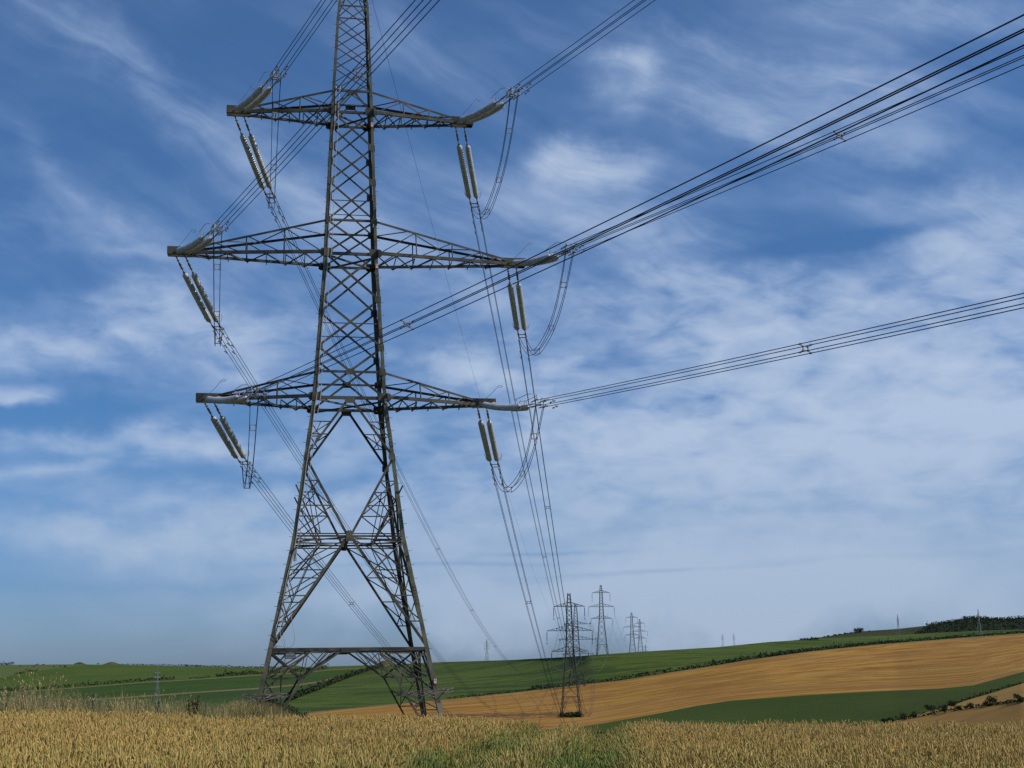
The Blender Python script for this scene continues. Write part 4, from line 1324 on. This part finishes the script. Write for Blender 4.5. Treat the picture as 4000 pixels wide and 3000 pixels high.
bush(3455, 2823, 26, 20, 'dark bush showing over the wheat, leftmost of the bush row')
bush(3480, 2822, 28, 20, 'dark bush touching the leftmost bush of the row on its right side')
bush(3531, 2814, 34, 33, 'round dark bush left of its twin at the corner of the green strip')
bush(3570, 2803, 33, 29, 'round dark bush right of its twin at the corner of the green strip')
bush(3652, 2786, 40, 40, 'dark tree leaning to the left over the green strip', 1, 'leaning_tree', lean=-.45)
bush(3672, 2784, 34, 44, 'sparse grey half-bare tree between the leaning tree and a bush', 2, 'bare_tree')
bush(3691, 2783, 28, 34, 'ragged dark bush just right of the sparse grey tree')
bush(3738, 2777, 42, 44, 'small flat-topped tree leaning left beside the narrow tan field', 1, 'flat_topped_tree', lean=-.30)
bush(3745, 2775, 28, 22, 'low dark bush at the foot of the flat-topped tree')
bush(3786, 2770, 36, 28, 'rounded dark bush standing alone between the flat-topped tree and the big bush')
bush(3867, 2757, 54, 42, 'big dark round bush, widest of the bush row')
bush(3975, 2744, 34, 42, 'two-tiered dark tree at the right edge of the photo', 1, 'edge_tree')
bush(3990, 2743, 26, 22, 'low bush at the foot of the tree at the right edge')
bush(3353, 2472, 38, 20, 'large dark round tree on the ridge left of the white hut', 0, 'ridge_tree', D=2470)
for i, (x, y, wp, hp) in enumerate(((3220, 2489, 12, 6), (3235, 2486, 12, 7), (3262, 2483, 16, 7), (3280, 2480, 12, 7), (3305, 2477, 18, 8), (3325, 2475, 14, 8), (3396, 2466, 8, 5))):
    bush(x, y + 1, wp, hp, 'small dark ridge bush %s' % ['at the left end of the ridge row', 'second from the left end of the ridge row', 'third from the left end of the ridge row', 'in the middle of the ridge row', 'third from the big ridge tree', 'next to the big ridge tree on its left', 'alone right of the big ridge tree'][i], 0, D=2480)
for x, y, wp, hp, lab in ((383, 2595, 8, 5, 'tiny dark bush on the left skyline between two mounds'), (729, 2602, 12, 6, 'small dark bush on the left skyline'), (767, 2604, 12, 8, 'dark bush with a pointed top on the left skyline'), (254, 2606, 10, 8, 'dark bush at the right end of the cow pasture'), (80, 2633, 9, 7, 'small dark bush at the pasture hedge below the cows')):
    bush(x, y, wp, hp, lab)
# bramble patch under the stubble pylon
rng = np.random.RandomState(5)
mb = MB(); g = at(2229, 2806, 602)
for _ in range(26):
    c = np.array([rng.uniform(-4.9, 4.9), rng.uniform(-3, 3), rng.uniform(.5, 1.9)])
    leaf_cloud(mb, c, 1.15, 1.1, 1.0, 80, .24, rng)
o = mb.build('bramble_patch', [M['leaf2'], M['leaf3']]); o.location = tuple(g)
tag(o, 'dark green bramble patch around the feet of the stubble pylon', 'bush')

rng = np.random.RandomState(77); mb = MB()
for _ in range(900):
    x = rng.uniform(3575, 4150); top = HW(x); lo = 2486 - (x - 3575) * .03
    y = top + 1 + (lo - top) * rng.rand() ** 1.6
    f = np.clip((2520 - y) / (2520 - top), 0, 1); D = 2250 - 420 + 420 * f
    g = at(x, y, D - 4)
    r_ = rng.uniform(1.6, 4.2)
    leaf_cloud(mb, g + np.array([0, 0, r_ * .4]), r_ * 1.3, r_, r_ * .9, 12, .9, rng)
tag(mb.build('scrub', [M['leaf'], M['leaf3']]), kind='stuff')
# round grass mounds on the skyline
for x, y, wp, hp, D, lab in ((311, 2597, 60, 11, 2470, 'smooth'), (434, 2597, 76, 12, 2450, 'sandy'), (1140, 2609, 120, 12, 2270, 'w'), (1366, 2604, 44, 5, 2130, 's'), (1502, 2599, 84, 19, 2090, 'b')):
    g = at(x, y + 1, D); k = D / F; mb = MB(); n_, m_ = 28, 9
    rng = np.random.RandomState(int(x))
    V = []
    for j in range(m_ + 1):
        r_ = j / m_
        hgt = hp * k * (cos(pi * r_) * .5 + .5)
        for i in range(n_):
            t_ = 2 * pi * i / n_
            V.append(g + np.array([wp * k * .68 * r_ * cos(t_), wp * k * .68 * r_ * sin(t_) * 1.0, hgt * (1 + .08 * sin(3 * t_ + x)) - .3]))
    mb.add(V, [(j * n_ + i, j * n_ + (i + 1) % n_, (j + 1) * n_ + (i + 1) % n_, (j + 1) * n_ + i) for j in range(m_) for i in range(n_)])
    tag(mb.build('mound', M['moor' if lab == 'smooth' else 'mound'], smooth=True), kind='structure')

# little hut on the brown hill
g = at(3634, 2441, 2470); hut = empty('white_hut', g, .15)
tag(hut, 'little cream hut with dark blue round end and panel on the brown hill', 'hut')
mb = MB()
def barrel(x0, x1, r_):
    V = []; n_ = 10
    for x in (x0, x1):
        V += [(x, -r_, -.6), (x, r_, -.6)] + [(x, r_ * cos(t_), 1.9 + 1.6 * sin(t_)) for t_ in np.linspace(0, pi, n_)]
    k = n_ + 2; order = [0, 1] + list(range(2, k))
    return V, [(i, (i + 1) % k, k + (i + 1) % k, k + i) for i in range(k)] + [tuple(range(k))[::-1], tuple(range(k, 2 * k))]
mb.add(*barrel(-5.5, 9.0, 1.9)); mb.build('wall', M['hutwall'], hut)
mb = MB(); mb.add(*barrel(-7.2, -5.5, 2.3)); mb.build('round_end', M['hutblue'], hut)
mb = MB(); mb.add(*barrel(.5, 5.2, 2.0)); mb.build('side_panel', M['hutblue'], hut)
mb = MB(); mb.bar((-4.6, 0, 3.2), (-4.6, 0, 6.2), .25); mb.bar((-4.6, 0, 6.0), (-4.6, 0, 6.9), .7); mb.build('chimney', M['black'], hut)

# dark cattle on the upper pasture
def cow():
    root = None
    mb = MB()
    prof = [(-1.15, .05), (-1.1, .30), (-.7, .40), (0, .43), (.6, .42), (.95, .33), (1.05, .1)]
    V, n_ = [], 10
    for (x, r_) in prof:
        for k in range(n_):
            t_ = 2 * pi * k / n_; V.append((x, r_ * .85 * cos(t_), 1.02 + r_ * sin(t_)))
    mb.add(V, [(i * n_ + k, (i + 1) * n_ + k, (i + 1) * n_ + (k + 1) % n_, i * n_ + (k + 1) % n_) for i in range(len(prof) - 1) for k in range(n_)])
    mb.tube([(.85, 0, 1.15), (1.2, 0, .95), (1.45, 0, .6), (1.62, 0, .32)], [.26, .2, .17, .11], 8)
    for s_ in (-1, 1): mb.bar((1.3, s_ * .12, .9), (1.25, s_ * .34, .95), .1, .05)
    for x, s_ in ((.72, 1), (.72, -1), (-.85, 1), (-.85, -1)):
        mb.tube([(x, s_ * .22, .85), (x + (.06 if x < 0 else -.02), s_ * .22, .45), (x, s_ * .22, 0)], [.16, .085, .07], 6)
    mb.tube([(-1.12, 0, 1.25), (-1.25, 0, .9), (-1.24, 0, .5)], [.04, .03, .05], 5)
    return mb.build('cow', M['hide'], smooth=True)


COWS = [(78, 2604, 'alone at the upper left'), (132, 2605, 'just below the skyline pair'), (140, 2600, 'touching the skyline'), (147, 2597, 'standing out against the sky edge'), (169, 2598, 'close under the skyline right of the bunch'), (211, 2607, 'left of the two at the pasture hedge'), (236, 2605, 'right of the two at the pasture hedge'), (103, 2617, 'left of the lowest pair'), (114, 2620, 'right of the lowest pair, lowest of all')]
c0 = cow()
for i, (x, y, lab) in enumerate(COWS):
    o = c0 if i == 0 else c0.copy()
    if i: COL.objects.link(o)
    o.location = tuple(at(x, y, depth(x, y)) + np.array([0, 0, .0])); o.rotation_euler = (0, 0, [.3, 2.9, .2, 3.3, .1, 2.8, .4, 3.0, -.2][i]); o.scale = (1.35,) * 3
    tag(o, 'small dark cow grazing on the far pasture, ' + lab, 'cow', 'cattle on the far pasture')

# ------------------------------------------------------------------ fence by the verge
POSTS = [(-14.05, 42.0, 2674, .155, .05, 'p'), (-14.30, 50, 2688, .14, .01, ''), (-14.55, 60, 2716, .13, .07, ''), (-14.77, 70, 2729, .13, .10, ''), (-15.0, 80, 2746, .11, .02, '')]
fence = empty('post_fence', (-14.3, 50, gz(-14.3, 50)))
tag(fence, 'weathered wooden post and wire fence in tall dry grass beside the wheat', 'fence')
fo = np.array(fence.location)
tops = []
for (x, y, pyt, r_, ln, _) in POSTS + [(-17.0, 40.5, 2718, .06, .1, '')]:
    g = np.array([x, y, gz(x, y)])
    zt = EYE - (pyt - 2626) / F * y
    if r_ < .1: x = (45 - 2000) / F * y; g = np.array([x, y, gz(x, y)])
    b = g - fo - (0, 0, .3); t_ = np.array([x + ln * .9, y, zt]) - fo
    mb = MB()
    mb.tube([b, b + (t_ - b) * .5, b + (t_ - b) * .97, t_], [r_ * .5, r_ * .5, r_ * .47, r_ * .40], 9)
    mb.build('post', M['wood'], fence); tops.append((t_, b))
tops = tops[:5]
ext = [(np.array([-22.0, 38.5, 1.3]) - fo, None)] + tops
for dz_ in (.18, .42, .72):
    mb = MB()
    for (a, _), (b, _) in zip(ext[:-1], ext[1:]):
        a2, b2 = a - (0, 0, dz_), b - (0, 0, dz_)
        mb.tube([a2 + (b2 - a2) * s + np.array([0, -.07, -.05 * sin(pi * s)]) for s in np.linspace(0, 1, 8)], .0045, 4, caps=False)
    mb.build('wire', M['galv'], fence)

# ------------------------------------------------------------------ verge grasses
def blade(mb, p, h, wd, lean, az_, mi=0, seg=3, head=0.0):
    ca, sa = cos(az_), sin(az_)
    nx, ny = -sa * wd, ca * wd
    V = []
    for i in range(seg + 1):
        t_ = i / seg; b = lean * t_ * t_ * h; ww = 1 - t_ * .85
        V += [(p[0] + ca * b - nx * ww, p[1] + sa * b - ny * ww, p[2] + h * t_ * (1 - .25 * lean * t_)), (p[0] + ca * b + nx * ww, p[1] + sa * b + ny * ww, p[2] + h * t_ * (1 - .25 * lean * t_))]
    mb.add(V, [(2 * i, 2 * i + 1, 2 * i + 3, 2 * i + 2) for i in range(seg)], mi)
    if head:
        tp = np.array(V[-1]); dd = np.array([ca * lean * 1.2, sa * lean * 1.2, .8]); dd /= np.linalg.norm(dd)
        for k in range(5):
            q = tp + dd * head * (k / 5) ; s_ = head * .10 * (1 - abs(k - 2) / 3)
            a_ = R.uniform(0, 6.28)
            mb.add([q - dd * s_ * 1.4, q + np.array([cos(a_), sin(a_), 0]) * s_, q + dd * s_ * 2.2, q - np.array([cos(a_), sin(a_), 0]) * s_], [(0, 1, 2, 3)], mi)


mb = MB()
for _ in range(30000):
    near = R.random() < .72
    y = R.uniform(36.8, 52) if near else R.uniform(50, 84)
    if near: x = R.uniform(-y * .372, -12.4 + R.gauss(0, .5) + max(0, (y - 44) * .05))
    else:
        x = R.uniform(-15.9, -13.2 + R.gauss(0, .7)) if R.random() < .7 else R.uniform(-y * .38, -9)
    cl = sin(x * 1.7 + y * .6) * sin(x * .6 - y * 1.1)
    h = R.uniform(.30, .80) * (1 + .60 * cl) * (1.05 if near else 1.2)
    blade(mb, (x, y, gz(x, y) - .03), h, R.uniform(.007, .017), R.uniform(.1, .8), R.uniform(0, 6.28), 1 if R.random() < .52 - .35 * cl else 0, 3)
tag(mb.build('rough_grass', [M['dry'], M['green']]), kind='stuff')
mb = MB()
CL = [(-15.9, 41.0, 60, 1.5), (-13.9, 41.4, 26, 1.5), (-13.3, 43, 30, 1.15), (-12.6, 41, 22, .95), (-14.6, 47, 40, 1.0), (-13.9, 49, 40, 1.0), (-14.2, 56, 50, 1.0), (-13.6, 58, 60, .95), (-14.5, 66, 60, 1.0), (-14.2, 75, 60, 1.0), (-17, 41, 50, 1.1)]
CL[0] = (-(2000 - 175) / F * 41.5, 41.5, 80, 1.75)
CL += [(-(2000 - 215) / F * 41.2, 41.2, 50, 1.7), (-(2000 - 95) / F * 41.2, 41.2, 20, 1.6), (-(2000 - 560) / F * 46, 46, 22, 1.15), (-(2000 - 690) / F * 52, 52, 30, 1.2), (-(2000 - 300) / F * 43, 43, 24, 1.3)]
for (x, y, n_, h) in CL:
    for _ in range(n_):
        a, b = x + R.gauss(0, .28), y + R.gauss(0, .5)
        blade(mb, (a, b, gz(a, b) - .03), h * R.uniform(.6, 1.05), .009, R.uniform(.05, .55), R.uniform(0, 6.28), 0, 4, head=R.uniform(.12, .24))
tag(mb.build('seeding_grass', [M['dry'], M['green']]), kind='stuff')
mb = MB()
# long bleached grass and nettles round the pylon's left feet, and along the crest by its right feet
for _ in range(11000):
    t_ = R.random()
    x = R.gauss(-13.3, 1.5) if t_ < .85 else R.uniform(-9.5, -1)
    y = R.uniform(76, 83) if t_ < .85 else R.uniform(76, 80)
    h = R.uniform(.6, 1.35) * math.exp(-((x + 13.9) / 2.6) ** 2) * 1.15 if t_ < .85 else R.uniform(.3, .75)
    if h < .2: continue
    blade(mb, (x, y, gz(x, y) - .03), h, R.uniform(.010, .024), R.uniform(.1, .7), R.uniform(0, 6.28), 1 if R.random() < .22 else 0, 3, head=.12 if R.random() < .10 else 0)
tag(mb.build('bleached_grass', [M['dry'], M['green']]), kind='stuff')
rng = np.random.RandomState(21)
mb = MB()
for (x, y, z, r_) in ((-13.9, 84.0, .9, .9), (-13.1, 84.2, .7, .8), (-14.3, 84.9, 1.1, .8), (-12.3, 84, .4, .7)):
    leaf_cloud(mb, (x, y, gz(x, y) + z), r_, r_, r_ * .8, 240, .12, rng)
tag(mb.build('nettle_clump', [M['leaf2'], M['leaf3']]), 'dark green nettle clump between the left feet of the near pylon', 'plant')
# rusty dock plants
for x, y, h, lab in ((738, 2770, 1.0, 'rusty brown dock plant, shorter one of the pair by the fence'), (768, 2772, 1.25, 'rusty brown dock plant, taller one of the pair by the fence')):
    D = 63.0; g = at(x, 2770, D); g[2] = gz(g[0], g[1])
    zt = EYE - ((2716 if h < 1.1 else 2702) - 2626) / F * D; hh = zt - g[2]
    mb = MB()
    for _ in range(7 if h < 1.1 else 9):
        a = R.uniform(0, 6.28); l_ = R.uniform(.03, .2); top = np.array([cos(a) * l_ * hh, sin(a) * l_ * hh, hh * R.uniform(.75, 1.0)])
        mb.tube([(0, 0, -.05), top * .5, top], [.012, .009, .005], 4)
        for k in range(34):
            f = R.uniform(.35, 1.0); p = top * f + np.array([R.gauss(0, .03), R.gauss(0, .03), 0]); s_ = R.uniform(.025, .05)
            u = np.array([R.gauss(0, 1), R.gauss(0, 1), R.gauss(0, 1)]); u /= np.linalg.norm(u); v_ = np.cross(u, (.3, .5, .8))
            mb.add([p - u * s_, p + v_ * s_, p + u * s_, p - v_ * s_], [(0, 1, 2, 3)])
    o = mb.build('dock_plant', M['dock']); o.location = tuple(g)
    tag(o, lab, 'plant', 'dock plants by the fence')

# ------------------------------------------------------------------ the wheat
def wheat_clump(seed, n_pl=9):
    rr = random.Random(seed); mb = MB()
    for _ in range(n_pl):
        x, y = rr.uniform(-.13, .13), rr.uniform(-.13, .13)
        h = rr.choice((rr.uniform(.72, .88), rr.uniform(.74, .84), rr.uniform(.55, .8))); a = rr.uniform(0, 6.28); ln = rr.uniform(.02, .12)
        ca, sa = cos(a), sin(a)
        top = np.array([x + ca * ln, y + sa * ln, h])
        mid = np.array([x + ca * ln * .3, y + sa * ln * .3, h * .55])
        mb.tube([(x, y, 0), mid, top], [.0028, .0026, .0020], 3, 1, caps=False)
        # the ear: nodding, made of a few swelling rows
        nod = rr.uniform(.05, .6) if rr.random() < .8 else rr.uniform(.8, 2.0)
        L = rr.uniform(.085, .120); p = top.copy(); pts = [p.copy()]; rad = [.0025]
        for k in range(6):
            t_ = (k + 1) / 6; th = nod * (.25 + .75 * t_)
            p = p + np.array([ca * sin(th), sa * sin(th), cos(th)]) * L / 6
            pts.append(p.copy()); rad.append([.0078, .0098, .0084, .0092, .0066, .0018][k])
        mb.tube(pts, rad, 5, 0, caps=False)
        # short awns give it a ragged outline
        for k in range(5):
            q = pts[1 + k]; b = a + rr.choice((-1, 1)) * rr.uniform(.5, 1.6)
            e = q + np.array([cos(b) * .012, sin(b) * .012, .022])
            s_ = np.array([-sin(b), cos(b), 0]) * .0022
            mb.add([q - s_, q + s_, e], [(0, 1, 2)], 0)
        for k in range(2):
            z = h * rr.uniform(.35, .85); b = rr.uniform(0, 6.28); l_ = rr.uniform(.10, .22); wd = .0045
            o_ = np.array([x + ca * ln * z / h, y + sa * ln * z / h, z]); dd = np.array([cos(b), sin(b), 0]); s_ = np.array([-sin(b), cos(b), 0]) * wd
            m1 = o_ + dd * l_ * .4 + np.array([0, 0, l_ * .35]); m2 = o_ + dd * l_ + np.array([0, 0, -.02])
            mb.add([o_ - s_ * .6, o_ + s_ * .6, m1 + s_, m1 - s_, m2], [(0, 1, 2, 3), (3, 2, 4)], 1)
    me = bpy.data.meshes.new('wheat_clump'); me.from_pydata(mb.v, [], mb.f)
    me.materials.append(M['ear']); me.materials.append(M['stem'])
    me.polygons.foreach_set('material_index', mb.mi)
    me.update()
    return bpy.data.objects.new('wheat_clump', me)


coll = bpy.data.collections.new('wheat_clumps')
for sdx in range(7): coll.objects.link(wheat_clump(100 + sdx))
pts, rots, scl = [], [], []
DENS = 33
wob = lambda x, y: .8 * (sin(x * 1.1 + y * .35) + sin(y * .8 - x * .45)) * .5
def tramd(x, y): return min(abs(x - (.082 * y - 2.10)), abs(x - (.068 * y - .33)))
y = 4.5
while y < 36.5:
    half = y * .405 + 1.6
    for _ in range(int(2 * half * .25 * DENS)):
        x, yy = R.uniform(-half, half), y + R.uniform(0, .25)
        edge = 35.6 + .35 * sin(x * 2.1) + .25 * sin(x * 5.3)
        if yy > edge: continue
        td = tramd(x, yy)
        if td < .16 and R.random() < .75: continue
        if sin(x * 2.3 + 1.7 * sin(yy * .9)) * sin(yy * 1.9 + 1.3 * sin(x * 1.1)) > .74 and R.random() < .5: continue
        s_ = R.uniform(.90, 1.07) + .06 * wob(x, yy) - (.16 if td < .25 else (.07 if td < .55 else 0))
        # the crest dips where the right-hand track leaves the field
        pts.append((x, yy, gz(x, yy) - (0.10 * math.exp(-((x - 2.05) / .5) ** 2) if yy > 30 else 0)))
        lx, ly = .10 * sin(x * .9 + yy * .4) + R.gauss(0, .07), -.06 + .10 * sin(x * .5 - yy * .7) + R.gauss(0, .07)
        if td < .8 and td > .2: lx += .22 * (1 if R.random() < .5 else -1)
        rots.append((lx, ly, R.uniform(0, 6.28))); scl.append(s_)
    y += .25
me = bpy.data.meshes.new('wheat'); me.from_pydata(pts, [], [])
a = me.attributes.new('rot', 'FLOAT_VECTOR', 'POINT'); a.data.foreach_set('vector', np.array(rots, np.float32).ravel())
a = me.attributes.new('scl', 'FLOAT', 'POINT'); a.data.foreach_set('value', np.array(scl, np.float32))
a = me.attributes.new('pick', 'INT', 'POINT'); a.data.foreach_set('value', NR.randint(0, 7, len(pts)).astype(np.int32))
wheat = bpy.data.objects.new('wheat', me); COL.objects.link(wheat)
tag(wheat, kind='stuff')
ng = bpy.data.node_groups.new('wheat_scatter', 'GeometryNodeTree')
ng.interface.new_socket('Geometry', in_out='INPUT', socket_type='NodeSocketGeometry')
ng.interface.new_socket('Geometry', in_out='OUTPUT', socket_type='NodeSocketGeometry')
N = ng.nodes.new; LK = ng.links.new
gi, go = N('NodeGroupInput'), N('NodeGroupOutput')
ci = N('GeometryNodeCollectionInfo'); ci.inputs['Collection'].default_value = coll; ci.inputs['Separate Children'].default_value = True; ci.inputs['Reset Children'].default_value = True
ip = N('GeometryNodeInstanceOnPoints'); ip.inputs['Pick Instance'].default_value = True
def named(nm, ty):
    n_ = N('GeometryNodeInputNamedAttribute'); n_.data_type = ty; n_.inputs['Name'].default_value = nm
    return n_.outputs['Attribute']
e2r = N('FunctionNodeEulerToRotation')
LK(named('rot', 'FLOAT_VECTOR'), e2r.inputs[0])
LK(gi.outputs[0], ip.inputs['Points']); LK(ci.outputs[0], ip.inputs['Instance'])
LK(named('pick', 'INT'), ip.inputs['Instance Index']); LK(e2r.outputs[0], ip.inputs['Rotation'])
LK(named('scl', 'FLOAT'), ip.inputs['Scale']); LK(ip.outputs[0], go.inputs[0])
md = wheat.modifiers.new('scatter', 'NODES'); md.node_group = ng
